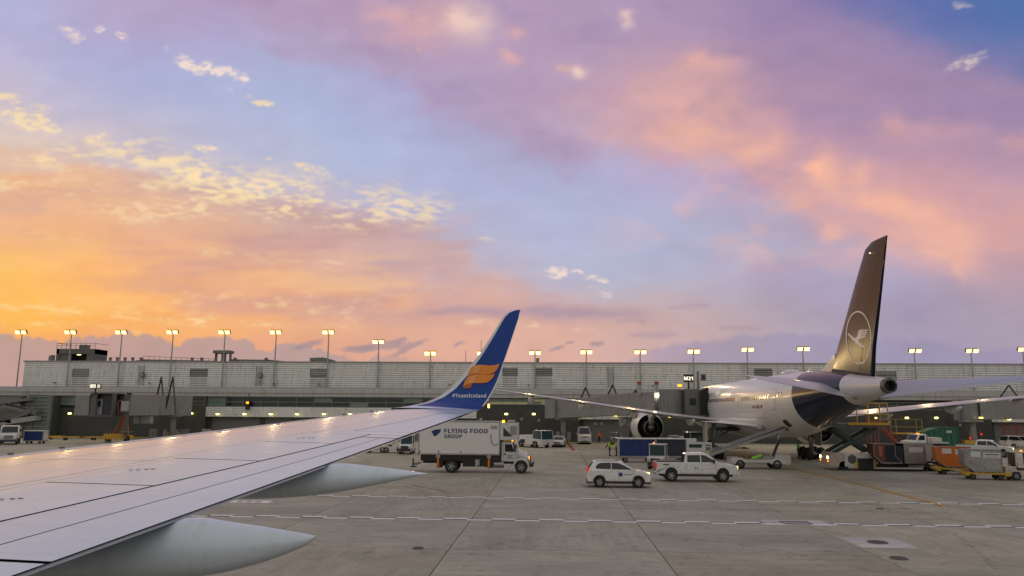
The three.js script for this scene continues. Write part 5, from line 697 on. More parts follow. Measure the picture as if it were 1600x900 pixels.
  const sg = P(149.5, 605, -110.4), sign = mk('gate_sign', [rbx(1.65, .72, .2, .03, sg.x, 7.9, -110.4), bx(.2, .8, .12, sg.x, 7.1, -110.4)], mt.black, o); mk('sign_panel', [bx(.85, .5, .02, sg.x - .36, 8.0, -110.28)], signG, sign); mk('sign_panel', bx(.45, .5, .02, sg.x + .52, 8.0, -110.28), glow(0xfff4d8, .7), sign); mk('sign_marking', [bx(.1, .22, .02, sg.x - .34, 8.1, -110.26), bx(.12, .1, .02, sg.x - .12, 8.14, -110.26)], mt.black, sign);
}
{ // bridge docked at the airliner, with its gate sign
  const o = thing('jet_bridge', 'grey jet bridge docked at the airliner under the M21 sign', 'jet bridge'), a = [onZ(880, 640, -119).x, -119], b = [onZ(1035, 640, -102).x, -102], y = 4.35, h = 2.9;
  tunnel(o, [a[0] - 1.5, -121], a, y - .5, y - .4, 2.9, 3.4, bridgeD, 'rotunda'); tunnel(o, a, [a[0] + (b[0] - a[0]) * .55, -119 + 17 * .55], y - .4, y + .1, 2.7, 2.5, bridgeM); tunnel(o, [a[0] + (b[0] - a[0]) * .5, -119 + 17 * .5], b, y + .05, y + .35, h, 2.9, bridgeM);
  const r0 = onZ(1050, 640, -101); mk('cab_rotunda', new THREE.CylinderGeometry(1.75, 1.75, 3.2, 28).translate(r0.x, y + 1.9, -101), M(lin(.24, .245, .25), .3, .4, { map: sidingTex }), o); mk('rotunda_ribs', Array.from({ length: 10 }, (_, i) => bx(.06, 3.2, .08, 1.77, -1.6, 0).rotateY(-i * .32 + .2).translate(r0.x, y + 1.9, -101)), bridgeD, o);
  const k0 = onZ(1070, 640, -100.4); mk('cab', [rbx(1.9, 3.4, 3.2, .06, k0.x + .75, y + .2, -100.6)], M(grey(.13), .5, .2), o); mk('cab_window', bx(.8, .9, .04, k0.x + .8, y + 1.5, -98.98), mt.glass, o);
  // folded bellows against the fuselage
  const R = []; for (let i = 0; i <= 16; i++) { const t = i / 16, q = i % 2 ? .12 : 0, x = k0.x + 1.6 + (JX - 2.9 - k0.x - 1.5) * t; R.push([[1.5 + q, .2], [1.6 + q, 3.2 + .5 * t + q], [-1.6 - q, 3.2 + .5 * t + q], [-1.5 - q, .2]].map(([u, v]) => V3(x, y + v, -100.2 + u))); } const bg = loft(R, false).toNonIndexed(); bg.computeVertexNormals(); mk('bellows', bg, bellows, o);
  mk('support_column', [bx(.75, 4.3, .75, a[0], 0, -119), bx(2.4, .3, 2, a[0], 3.7, -119), bx(1.4, .3, 1.4, a[0], 0, -119), bx(.55, 1.3, .4, a[0] - .85, .6, -118.4), bx(.55, 1.3, .4, a[0] + .85, .6, -118.4)], bridgeM, o); mk('column_base', bx(1.1, .7, .3, a[0], .3, -118), mt.red, o);
  const w = onZ(985, 690, -105); mk('drive_column', [beam([w.x, .8, -106], [w.x + .5, 4.6, -106], .4, .4), beam([w.x + 2.2, .8, -106], [w.x + 1.7, 4.6, -106], .4, .4), bx(3, .4, 1.2, w.x + 1.1, .5, -106)], mt.dgrey, o); for (const x of [-.2, 2.4]) mk('wheel', cyX(.5, .4, w.x + x, .5, -106, 20), mt.rubber, o);
  mk('service_stair', [beam([w.x - 3.4, .2, -104.6], [w.x + .4, 4.5, -104.6], .9, .16), bar([w.x - 3.4, 1.2, -104.2], [w.x + .4, 5.5, -104.2], .04), ...Array.from({ length: 7 }, (_, i) => bar([w.x - 3.2 + i * .55, .4 + i * .62, -104.2], [w.x - 3.2 + i * .55, 1.4 + i * .62, -104.2], .025))], mt.dgrey, o); mk('landing', bx(2.2, .1, 1.2, onZ(1012, 640, -103).x, 4.5, -103.4), mt.dgrey, o);
  const au = onZ(979, 655, -108); for (const s of [-1, 1]) mk('air_unit', rbx(1.0, 1.25, .9, .03, au.x + s * .53, 3.0, -108), mt.offw, o);
  for (const [px, z, y0, y1, ww] of [[915, -116, 7.0, 8.6, .7], [957, -112, 7.1, 8.9, .8], [993, -107, 6.4, 8.0, 1.0]]) vStrut(o, onZ(px, 600, z).x, z, y0, y1, ww);
  for (const px of [999, 1026]) { const q = onZ(px, 610, -103); mk('beacon_post', bx(.4, 1.4, .4, q.x, 7.2, -103), mt.lgrey, o); mk('beacon_cap', rbx(.55, .42, .5, .05, q.x, 8.6, -103), mt.rust, o); }
  const wl = onZ(1026, 619, -101.5), lt = mk('work_lamp', rbx(.26, .26, .2, .05, wl.x, wl.y, -101.5), glow(0xfff4d0, 18), o); const pl = new THREE.PointLight(0xfff0c8, 5); pl.position.set(wl.x, wl.y + .13, -101.3); pl.shadow.radius = 5; o.add(pl);
  const ab = onZ(1062, 603, -100.5); mk('amber_beacon_light', rbx(.5, .3, .4, .05, ab.x, ab.y - .1, -100.5), glow(0xff7a08, 5), o);
  const sg = onZ(1075.5, 591, -100), sign = mk('gate_sign', [rbx(1.25, .98, .25, .03, sg.x, sg.y - .5, -100), bar([sg.x, sg.y - 1.5, -100.1], [sg.x, sg.y - .4, -100.1], .12)], mt.black, o); mk('sign_lettering', text('M21', .46, .012).translate(sg.x, sg.y - .02, -99.87), glow(0xfff6e0, 1.6), sign);
  mk('sign_post', [bx(.3, 2.6, .4, sg.x + 1.3, sg.y - 1.7, -100.4), bx(.7, .9, .3, sg.x + 2.0, sg.y - .3, -100.4)], mt.mgrey, o); mk('post_opening', bx(.36, .5, .02, sg.x + 2.0, sg.y - .1, -100.24), mt.black, o);
}
{ // bridge beyond the tail
  const o = thing('jet_bridge', 'grey jet bridge on a single round column beyond the airliner tail', 'jet bridge'), q = onZ(1515, 640, -118), c = onZ(1522, 690, -118), y = 4.1;
  mk('rotunda', new THREE.CylinderGeometry(1.25, 1.25, 3.1, 24).translate(q.x, y + 1.5, -118), M(lin(.26, .26, .255), .35, .3, { map: sidingTex }), o); mk('rotunda_frame', bx(1.0, 3.1, .3, q.x - 1.6, y - .05, -118.4), bridgeD, o);
  tunnel(o, [q.x + 1.4, -118], [onZ(1720, 640, -112).x, -112], y + .1, y + .3, 3.0, 2.7, bridgeD); mk('support_column', [cy(.5, .42, y, c.x, 0, -118, 18), bx(2.6, .3, 2.2, c.x - .2, y - .3, -118)], bridgeM, o); mk('conduit', [bar([c.x - .7, .5, -117.6], [c.x - 1.2, y - .2, -117.6], .09), bar([c.x + .6, 2, -117.6], [c.x + 1.2, y - .2, -117.6], .07)], mt.dgrey, o);
  for (const s of [-1, 1]) mk('red_warning_light', rbx(.2, .26, .14, .03, c.x + s * .85, 1.6 + .3 * s, -117.4), glow(0xff2010, 1.2), o); vStrut(o, onZ(1577, 610, -116).x, -116, 7.2, 9.2, 1.6); mk('tunnel_lamp', rbx(.5, .22, .3, .05, onZ(1533, 654, -116).x, onZ(1533, 654, -116).y, -116), lampG, o);
}
const bollard = (px, py, label) => { const p = onY(px, py); if (p.z < -122) p.set(onZ(px, 680, -121.5).x, 0, -121.5); const o = thing('bollard', label, 'bollard', [p.x, 0, p.z], 0, 'yellow bollards at the bridge columns'); mk('post', cy(.13, .13, 1.1, 0, 0, 0, 14), mt.yellow, o); mk('cap', new THREE.SphereGeometry(.13, 12, 6).translate(0, 1.1, 0), mt.yellow, o); };
for (const [x, y] of [[257, 684], [263, 684], [279, 684]]) bollard(x, y, 'yellow post guarding the foot of the retracted bridge column'); for (const x of [867, 889]) bollard(x, 688, 'yellow post guarding the column of the docked jet bridge');

// ---------- people ----------
function capsuleField(list, n, box, kk = .05) {   // smooth union of tapered capsules on a grid, meshed
  const mc = new MarchingCubes(n, mt.skin, false, false, 60000), [cx, c0, cz, hs] = box; mc.isolation = 0;
  const C = list.map(([a, b, r0, r1]) => { const dx = b.x - a.x, dy = b.y - a.y, dz = b.z - a.z; return [a.x, a.y, a.z, dx, dy, dz, Math.max(1e-6, dx * dx + dy * dy + dz * dz), r0, r1 - r0]; });
  for (let k = 0; k < n; k++) for (let j = 0; j < n; j++) for (let i = 0; i < n; i++) {
    const X = cx + (i / (n / 2) - 1) * hs, Y = c0 + (j / (n / 2) - 1) * hs, Z = cz + (k / (n / 2) - 1) * hs; let d = 1e9;
    for (let q = 0; q < C.length; q++) { const c = C[q], ux = X - c[0], uy = Y - c[1], uz = Z - c[2]; let t = (ux * c[3] + uy * c[4] + uz * c[5]) / c[6]; t = t < 0 ? 0 : t > 1 ? 1 : t; const ex = ux - c[3] * t, ey = uy - c[4] * t, ez = uz - c[5] * t, e = Math.sqrt(ex * ex + ey * ey + ez * ez) - c[7] - c[8] * t; if (e - d > kk) continue; let h = .5 + .5 * (d - e) / kk; h = h < 0 ? 0 : h > 1 ? 1 : h; d = d > 5 ? e : d + (e - d) * h - kk * h * (1 - h); }
    mc.field[i + j * n + k * n * n] = -d;
  }
  mc.update(); const c = mc.count, g = new THREE.BufferGeometry(), pos = mc.positionArray.slice(0, c * 3); for (let i = 0; i < c * 3; i += 3) { pos[i] = cx + pos[i] * hs; pos[i + 1] = c0 + pos[i + 1] * hs; pos[i + 2] = cz + pos[i + 2] * hs; }
  g.setAttribute('position', new THREE.BufferAttribute(pos, 3)); g.setAttribute('normal', new THREE.BufferAttribute(mc.normalArray.slice(0, c * 3), 3)); return nonIdx(g);
}
function person(label, p, ry, top, legs, pose = {}, hatM = null) {
  const o = thing('person', label, 'person', p, ry), v = (x, y, z) => V3(x, y, z), lean = pose.lean || 0, kn = pose.kneel || 0, arm = pose.arm || 0;
  const hip = v(0, .95 - kn * .45, 0), ch = v(lean * .5, 1.38 - kn * .45 - lean * .1, 0), nk = v(lean * .62, 1.5 - kn * .45 - lean * .14, 0), hd = v(lean * .74, 1.64 - kn * .45 - lean * .17, 0), L = [], T = [], B = [];
  for (const s of [-1, 1]) { const h = v(0, hip.y, s * .09), k = kn ? v(s > 0 ? .38 : .05, s > 0 ? .48 : .12, s * .12) : v(.02, .5, s * .1), f = kn ? v(s > 0 ? .35 : -.38, .08, s * .12) : v(0, .08, s * .11); L.push([h, k, .088, .06], [k, f, .06, .042]); B.push([f, v(f.x + .16, .045, f.z), .045, .038]);
    const sh = v(ch.x, ch.y + .05, s * .19), el = arm && s > 0 ? v(ch.x + .25, ch.y - .08, s * .22) : v(ch.x + .02, ch.y - .24, s * .25), ha = arm && s > 0 ? v(ch.x + .42, ch.y + .1, s * .14) : v(ch.x + .12, ch.y - .47, s * .22); T.push([sh, el, .052, .043], [el, ha, .042, .034]); const d = V3().subVectors(ha, el).normalize(), hq = ha.clone().addScaledVector(d, .07); B.push([ha, hq, .03, .034]); for (let q = 0; q < 4; q++) { const b = hq.clone().add(v(0, 0, (q - 1.5) * .018)); B.push([b, b.clone().addScaledVector(d, .06 + .01 * (q === 1 || q === 2)).add(v(.01, -.012, 0)), .0095, .008]); } B.push([ha.clone().addScaledVector(d, .02), ha.clone().addScaledVector(d, .06).add(v(.035, 0, -s * .02)), .011, .009]); }
  T.push([v(0, hip.y + .08, 0), ch, .13, .15], [v(ch.x, ch.y + .03, -.1), v(ch.x, ch.y + .03, .1), .1, .1]); L.push([v(0, hip.y, -.05), v(0, hip.y, .05), .12, .12]); B.push([nk, hd, .05, .06], [hd, v(hd.x + .015, hd.y + .07, 0), .082, .09], [v(hd.x + .085, hd.y + .01, 0), v(hd.x + .1, hd.y - .005, 0), .016, .014], [v(hd.x, hd.y + .02, -.09), v(hd.x, hd.y + .02, .09), .02, .02]);
  const box = [.0, .9, 0, 1.0]; mk('body', capsuleField([...B, ...T.map(([a, b, r, q]) => [a, b, r * .8, q * .8]), ...L.map(([a, b, r, q]) => [a, b, r * .8, q * .8])], 72, box, .03), mt.skin, o);
  mk('jacket', capsuleField(T.map(([a, b, r, q]) => [a, b, r + .012, q + .012]), 60, box, .05), top, o); mk('trousers', capsuleField(L.map(([a, b, r, q]) => [a, b, r + .008, q + .008]), 60, box, .05), legs, o);
  mk('boots', B.slice(0, 1).concat(B.filter((b) => b[0].y < .2 && b[1].y < .06)).map(([a, b]) => bx(.28, .1, .1, a.x + .06, 0, a.z)), mt.black, o); mk('hair', new THREE.SphereGeometry(.102, 14, 8, 0, 6.3, 0, 1.7).translate(hd.x - .01, hd.y + .06, 0), hatM || mt.hair, o); for (const s of [-1, 1]) mk('eye', new THREE.SphereGeometry(.011, 6, 5).translate(hd.x + .088, hd.y + .055, s * .035), mt.black, o); mk('mouth', bx(.012, .008, .045, hd.x + .088, hd.y - .015, 0), mt.red, o);
  if (top !== mt.navy) mk('reflective_band', new THREE.TorusGeometry(.155, .022, 5, 22).rotateX(Math.PI / 2).scale(1, 1, 1.1).translate(ch.x * .6, ch.y - .2, 0), mt.lgrey, o);
  return o;
}
person('worker in a yellow high visibility jacket and dark trousers, facing a colleague', G0(952.5, 712.5), -.15, mt.hivis, mt.navy);
person('worker in a yellow vest over pale sleeves standing with arms folded', G0(963.5, 712.5), Math.PI - .3, M(lin(.42, .72, .06), .8), mt.navy, { arm: 1 });
person('crouching worker in a yellow vest beside the airliner main wheels', [onY(1109, 722).x + .3, 0, -80.5], 2.2, mt.hivisG, mt.navy, { kneel: 1, lean: .5 });
person('worker in a bright green vest standing behind the airliner main wheels', [onZ(1247, 690, -88).x, 0, -88], 2.5, mt.hivisG, mt.navy);
person('worker in dark clothes standing between the containers', G0(1457, 723), Math.PI / 2 + .5, mt.navy, mt.navy);
person('worker in a yellow vest on the jet bridge landing', [onZ(1011, 630, -103.4).x, 4.55, -103.4], 0, mt.hivis, mt.navy, { arm: 1 });
person('worker in an orange vest at the dock door', [onZ(936, 680, -124).x, 0, -124], -Math.PI / 2, M(lin(.85, .14, .02), .8), mt.navy);

// ---------- ramp equipment ----------
function cart(label, p, ry, skirt, endM, group) {
  const o = thing('baggage_cart', label, 'baggage cart', p, ry, group), L = 3.7, W = 1.6, H = 1.75;
  mk('deck', [bx(L, .14, W, 0, .5, 0), bx(L + .1, .1, .1, 0, .42, W / 2 - .1)], mt.lgrey, o); mk('roof', rbx(L + .1, .12, W + .08, .03, 0, .52 + H, 0), mt.white, o); for (const x of [-1, 1]) for (const z of [-1, 1]) mk('corner_post', bx(.13, H, .1, x * (L / 2 - .06), .6, z * (W / 2 - .05)), mt.lgrey, o);
  const rings = []; for (let i = 0; i <= 40; i++) { const x = -L / 2 + .14 + (L - .28) * i / 40, q = .035 * Math.sin(i * 1.9) + .02 * Math.sin(i * .7); rings.push([V3(x, .66, W / 2 - .07 + q), V3(x, 1.4, W / 2 - .07 + q * .6), V3(x, .52 + H, W / 2 - .07)]); } mk('curtain', loft(rings, false, false), skirt, o); mk('curtain', loft(rings.map((r) => r.map((v) => V3(v.x, v.y, -v.z))), false, false), skirt, o);
  for (const x of [-1, 1]) mk('end_panel', bx(.05, H, W - .1, x * (L / 2 - .03), .6, 0), endM, o); mk('tow_bar', beam([L / 2, .4, 0], [L / 2 + 1.0, .32, 0], .1, .08), mt.dsteel, o);
  for (const x of [-1.15, 1.15]) for (const s of [-1, 1]) wheelOf(o, x, .25, s * .6, .25, .18, mt.lgrey, s); return o;
}
const blueCurtain = M(lin(.006, .03, .16), .6, 0, { map: dirtTex, sheen: .3 }), greyCurtain = M(lin(.04, .045, .07), .8, 0, { map: dirtTex });
cart('baggage cart closed with a bright blue curtain beside the airliner engine', G0(994.5, 722), 0, blueCurtain, mt.lgrey); cart('baggage cart with dark grey curtains standing behind the white tug', G0(1047, 722), .05, greyCurtain, mt.lgrey).scale.set(.84, 1, 1); { const q = onY(55, 693); cart('white baggage cart with a dark blue curtain beside the parked truck', [q.x, 0, q.z], .05, blueCurtain, mt.white).scale.setScalar(.76); }
function tug(name, label, p, ry, m, cab = 1, group) {
  const o = thing(name, label, 'tow tractor', p, ry, group), W = 1.5;
  mk('body', ext([[-1.45, .3], [-1.0, .3], [-.95, .62], [-.45, .62], [-.4, .3], [.55, .3], [.6, .64], [1.15, .64], [1.2, .3], [1.55, .3], [1.6, .95], [1.4, 1.1], [.45, 1.15], [.35, .75], [-.6, .75], [-.7, 1.05], [-1.45, 1.05]], W, .05), m, o); mk('front_bumper', bx(.12, .3, W - .1, 1.64, .36, 0), mt.dark, o); mk('seat', [rbx(.45, .14, 1.1, .04, -.25, .78, 0), rbx(.12, .5, 1.1, .04, -.52, .85, 0)], mt.dark, o); mk('radiator_grille', bx(.04, .4, .8, 1.62, .58, 0), mt.dark, o);
  if (cab) { for (const x of [-.62, .48]) for (const s of [-1, 1]) mk('cab_post', bx(.08, 1.1, .07, x, 1.0, s * (W / 2 - .06)), m, o); mk('cab_roof', rbx(1.35, .1, W, .03, -.07, 2.06, 0), m, o); mk('windscreen', bx(.03, .9, W - .16, .49, 1.14, 0), mt.glassG, o); mk('rear_window', bx(.03, .9, W - .16, -.63, 1.14, 0), mt.glassG, o); mk('beacon', cy(.07, .06, .12, -.1, 2.16, .4, 10), amberGlow, o); }
  mk('steering_wheel', new THREE.TorusGeometry(.18, .02, 5, 16).rotateY(1.2).translate(.15, 1.15, .3), mt.black, o); for (const s of [-1, 1]) mk('headlight', cyX(.09, .06, 1.62, .9, s * .5, 12), headOff, o); for (const s of [-1, 1]) mk('tail_light', bx(.03, .1, .1, -1.46, .85, s * .6), redLens, o);
  for (const x of [-.7, .88]) for (const s of [-1, 1]) wheelOf(o, x, .33, s * (W / 2 - .1), .33, .24, mt.lgrey, s); return o;
}
tug('baggage_tug', 'pale baggage tug with a cab in front of the dark curtained cart', G0(1029, 732), -Math.PI / 2 - .3, mt.offw); tug('baggage_tug', 'cream baggage tug hitched to the silver container train', [onY(1592, 750).x + .3, 0, onY(1592, 750).z], -.15, M(lin(.55, .47, .4), .5, 0, { map: dirtTex }));
tug('baggage_tug', 'white open tug standing between the wing and the catering truck', G0(613, 707), .15, mt.white, 1); tug('baggage_tug', 'white tug with dark open front just behind the catering truck', G0(636, 709), -Math.PI / 2, mt.white, 1); tug('baggage_tug', 'low tug with yellow markings furthest from the catering truck', G0(586, 707), .2, mt.offw, 0);
function pushback(label, p, ry, k = 1) {
  const o = thing('pushback_tractor', label, 'tow tractor', p, ry), W = 2.4; mk('body', ext([[-2.9, .4], [-2.1, .4], [-2.0, .85], [-1.1, .85], [-1.0, .4], [.9, .4], [1.0, .85], [1.9, .85], [2.0, .4], [2.7, .4], [2.75, 1.15], [1.0, 1.25], [-.6, 1.2], [-2.9, 1.15]], W, .06), mt.white, o);
  cabin(o, 1.15, .9, 2.72, 2.35, 1.0, 2.62, W / 2 - .06, W / 2 - .1, mt.white, [[.995, .99, .1], [.03, .03, .1]], mt.glassG); mk('engine_cover', [rbx(1.9, .5, 1.9, .06, -1.7, 1.15, 0), ext([[-.6, 1.2], [.2, 1.2], [-.2, 1.75]], 1.2, .04)], mt.white, o); mk('engine_grille', bx(.9, .5, .03, -1.1, .6, W / 2 + .01), mt.dark, o); mk('front_hitch', [ext([[-.2, 0], [.2, 0], [0, .3]], .1).rotateY(Math.PI / 2).translate(2.82, .5, 0)], mt.rust, o); for (const s of [-1, 1]) mk('headlight', rbx(.06, .3, .14, .03, 2.75, .62, s * 1.05), headOff, o); mk('beacon', cy(.08, .07, .14, 1.2, 2.38, .7, 10), mt.hivis, o);
  for (const x of [-1.55, 1.45]) for (const s of [-1, 1]) wheelOf(o, x, .48, s * (W / 2 - .16), .48, .36, mt.lgrey, s); return o;
}
pushback('white pushback tractor with a wide glass cab near the hatchback car', [onZ(838, 690, -107).x - .3, 0, -108], -Math.PI / 2 + .75); pushback('white pushback tractor with green tinted windscreen behind the airliner engine', [onZ(1077, 680, -105).x, 0, -106.5], -Math.PI / 2 + .35);
makeCar('parked_car', 'small white van with green tinted glass beside the pushback tractor under the wing', 'van', [onZ(1054, 685, -103).x, 0, -104], -Math.PI / 2 - .2, [4.3, 1.8, 1.2, 1.85, 1.05, 1.2, -2.0, 1.35, -1.9, .6, .33], mt.white);
{ // high lift truck behind the dark curtained cart
  const q = onZ(1083, 700, -84), o = thing('lavatory_truck', 'white service truck with side shelves behind the numbered pickup', 'truck', [q.x + .5, 0, -84], -.1); o.scale.setScalar(.78); mk('body', [rbx(3.6, 1.5, 2.0, .05, 0, .8, 0), rbx(1.6, .5, 1.9, .05, -1.0, 2.3, 0)], mt.white, o); for (let i = 0; i < 3; i++) mk('side_shelf', bx(.7, .16, .04, 1.3, 1.15 + i * .35, 1.01), mt.dark, o); mk('window', bx(1.7, .45, .03, -.4, 1.6, 1.01), mt.glassG, o); mk('chassis', bx(3.8, .3, 1.6, 0, .5, 0), mt.black, o); for (const x of [-1.2, 1.2]) for (const s of [-1, 1]) wheelOf(o, x, .4, s * .85, .4, .26, mt.lgrey, s);
}
{ // belt loader reaching up to the rear hold
  const a = onY(1110, 737), z = -71, x0 = onZ(1140, 730, z).x, x1 = onZ(1232, 730, z).x, o = thing('belt_loader', 'white belt loader with its conveyor raised to the airliner rear hold', 'belt loader', [(x0 + x1) / 2, 0, z], 0), L = x1 - x0;
  mk('chassis', [ext([[-L / 2, .45], [-L / 2 + .5, .45], [-L / 2 + .6, .55], [L / 2 - 1.9, .55], [L / 2 - 1.7, .45], [L / 2 - .7, .45], [L / 2 - .6, .4], [L / 2 - .1, .4], [L / 2, .7], [L / 2 - .05, 1.25], [L / 2 - 1.2, 1.3], [L / 2 - 1.5, .85], [-L / 2 + 1.4, .78], [-L / 2 + .9, 1.0], [-L / 2, 1.0]], 1.9, .05)], mt.whiteB, o); for (const x of [-L / 2 + .75, L / 2 - 1.25]) for (const s of [-1, 1]) { wheelOf(o, x, .42, s * .82, .42, .28, mt.dgrey, s); mk('fender', new THREE.TorusGeometry(.5, .07, 6, 16, Math.PI).translate(x, .45, s * .85), x < 0 ? mt.orange : mt.whiteB, o); }
  const c0 = [-L / 2 - 1.9, 1.15, 0], c1 = [L / 2 - .1, 3.55, 0]; mk('conveyor', beam(c0, c1, 1.1, .24), mt.lgrey, o); mk('belt', beam([c0[0] + .1, c0[1] + .15, 0], [c1[0] - .1, c1[1] + .15, 0], .85, .05), mt.dark, o); for (const s of [-1, 1]) mk('side_rail', bar([c0[0], c0[1] + .35, s * .56], [c1[0], c1[1] + .35, s * .56], .04), mt.lgrey, o); for (let i = 0; i < 7; i++) { const t = i / 6; mk('rail_post', bar([c0[0] + (c1[0] - c0[0]) * t, c0[1] + (c1[1] - c0[1]) * t, .56], [c0[0] + (c1[0] - c0[0]) * t, c0[1] + (c1[1] - c0[1]) * t + .35, .56], .025), mt.lgrey, o); }
  mk('lift_arm', beam([L / 2 - 1.6, .8, .3], [L / 2 - .7, 2.7, .3], .16, .22), mt.dark, o); mk('lift_arm', beam([L / 2 - 1.0, 1.4, -.3], [L / 2 - .55, 3.0, -.3], .08, .1), mt.steel, o); mk('end_roller', cyZ(.14, 1.1, c1[0], c1[1], 0), mt.rust, o); mk('green_bag', rbx(.95, .22, .4, .1, 0, 0, 0).rotateZ(.3).translate(-.25, .95, .5), mt.hivisG, o); mk('tool_box', rbx(.8, .36, .6, .04, .75, .78, .4), mt.lgrey, o); mk('control_post', bar([-L / 2 + 1.4, .8, .7], [-L / 2 + 1.3, 1.6, .7], .05), mt.orange, o);
}
{ // container loader with a raised scissor platform under the tail
  const z = -71, X = (px) => onZ(px, 720, z).x, x0 = X(1288), x1 = X(1362), o = thing('container_loader', 'white container loader with crossed scissor arms lifting a yellow railed platform', 'cargo loader', [x0, 0, z]), L = x1 - x0;
  mk('front_housing', ext([[0, .35], [1.3, .25], [1.3, 1.5], [.35, 1.55], [0, 1.2]], 2.6, .05), M(lin(.52, .45, .38), .5, 0, { map: dirtTex }), o); mk('side_housing', [bx(L - 1.3, 1.15, 2.7, 1.3 + (L - 1.3) / 2, .35, 0)], mt.whiteB, o); mk('grille', cyZ(.42, .03, 1.95, .98, 1.36, 6), mt.dgrey, o); mk('dock_opening', bx(1.35, .95, .05, L - 1.1, .12, 1.36), mt.black, o); for (const s of [-1, 1]) mk('corner_guard', bx(.22, .5, .06, L - 1.1 + s * .78, .25, 1.38), mt.yellow, o);
  for (const s of [-1, 1]) { const h = mk('headlight', cyX(.12, .06, -.02, 1.1, s * .9, 12), glow(0xffe8b0, 9), o); mk('indicator', bx(.05, .14, .14, -.01, .72, s * .95), amberGlow, o); mk('scissor_arm', beam([.5, 1.5, s * .9], [L + .2, 3.7, s * .9], .18, .32), M(lin(.03, .05, .045), .5, .2), o); mk('scissor_arm', beam([L - .2, 1.5, s * .7], [.6, 3.7, s * .7], .18, .32), M(lin(.035, .055, .05), .5, .2), o); }
  mk('platform', bx(5.2, .35, 2.8, L / 2 + .7, 3.75, 0), mt.dgrey, o); mk('platform_edge', bx(3.6, .22, .08, L / 2 + 1.5, 3.95, 1.44), mt.yellow, o); mk('platform_bridge', beam([-2.2, 3.3, 0], [.3, 3.9, 0], 2.5, .16), mt.black, o); mk('platform_lamp', rbx(.25, .16, .2, .03, -1.0, 3.55, 1.2), headGlow, o);
  for (const x of [2.6, 3.6, 4.6, 5.3]) mk('railing_post', bar([x, 4.1, 1.35], [x, 5.9, 1.35], .05), mt.yellow, o); for (const y of [4.9, 5.85]) mk('railing', bar([1.9, y, 1.35], [5.3, y, 1.35], .05), mt.yellow, o); mk('wheel', cyZ(.4, .4, 3.0, .4, 1.1), mt.rubber, o); mk('wheel', cyZ(.4, .4, 1.2, .4, 1.1), mt.rubber, o);
  mk('rear_deck', [bx(7.6, .3, 2.8, L + 3.6, .3, 0), ...Array.from({ length: 6 }, (_, i) => cyZ(.12, 2.7, L + .6 + i * 1.2, .68, 0, 10))], mt.black, o); mk('deck_trim', bx(1.3, .22, .05, L + 3.2, .32, 1.42), mt.lgrey, o);
}
// unit load containers: a box with one lower corner cut away
function uld(label, p, ry, m, face, sign, flip = 1) {
  const o = thing('cargo_container', label, 'container', p, ry), pr = [[-1.55, .55], [-.95, 0], [1.0, 0], [1.0, 1.62], [-1.55, 1.62]].map(([x, y]) => [x * flip, y]); mk('shell', ext(flip < 0 ? pr.reverse() : pr, 1.5, .02), m, o); mk('edge_frame', [[-1.56, .55, -1.56, 1.64], [1.0, 0, 1.0, 1.64], [-1.56, 1.63, 1.0, 1.63], [-.95, 0, 1.0, 0], [-1.56, .55, -.95, 0]].map(([a, b, c, d]) => beam([a * flip, b, .76], [c * flip, d, .76], .05, .06)), mt.steel, o);
  mk('base_plate', bx(2.0, .05, 1.56, .03 * flip, -.06, 0), mt.steel, o); if (face) mk('curtain_door', bx(1.5, 1.36, .02, .15 * flip, .12, .77), face, o); for (let i = 0; i < (sign ? sign.length : 0); i++) { const [x, y, w, h, mm, tx] = sign[i]; mk('label_panel', bx(w, h, .012, x, y, .765), mm, o); if (tx) mk('lettering', [bx(w * .8, h * .17, .006, x, y + h * .58, .778), bx(w * .7, .03, .006, x, y + h * .2, .778)], mt.dark, o); } return o;
}
const alu = M(grey(.42, .01), .42, .55, { map: dirtTex, roughnessMap: scuffRough }), wl2 = M(grey(.6), .6);
function dolly(label, p, ry, L = 3.3) { const o = thing('container_dolly', label, 'dolly', p, ry); mk('frame', [bx(L, .14, 1.6, 0, .42, 0), bx(.3, .3, 1.7, -L / 2 + .3, .3, 0), bx(.3, .3, 1.7, L / 2 - .3, .3, 0), beam([L / 2, .4, 0], [L / 2 + .9, .35, 0], .12, .1)], mt.yellow, o); for (let i = 0; i < 6; i++) mk('roller', cyZ(.05, 1.5, -L / 2 + .5 + i * (L - 1) / 5, .57, 0, 8), mt.steel, o); for (const x of [-L / 2 + .7, L / 2 - .7]) for (const s of [-1, 1]) wheelOf(o, x, .22, s * .65, .22, .16, mt.dgrey, s); return o; }
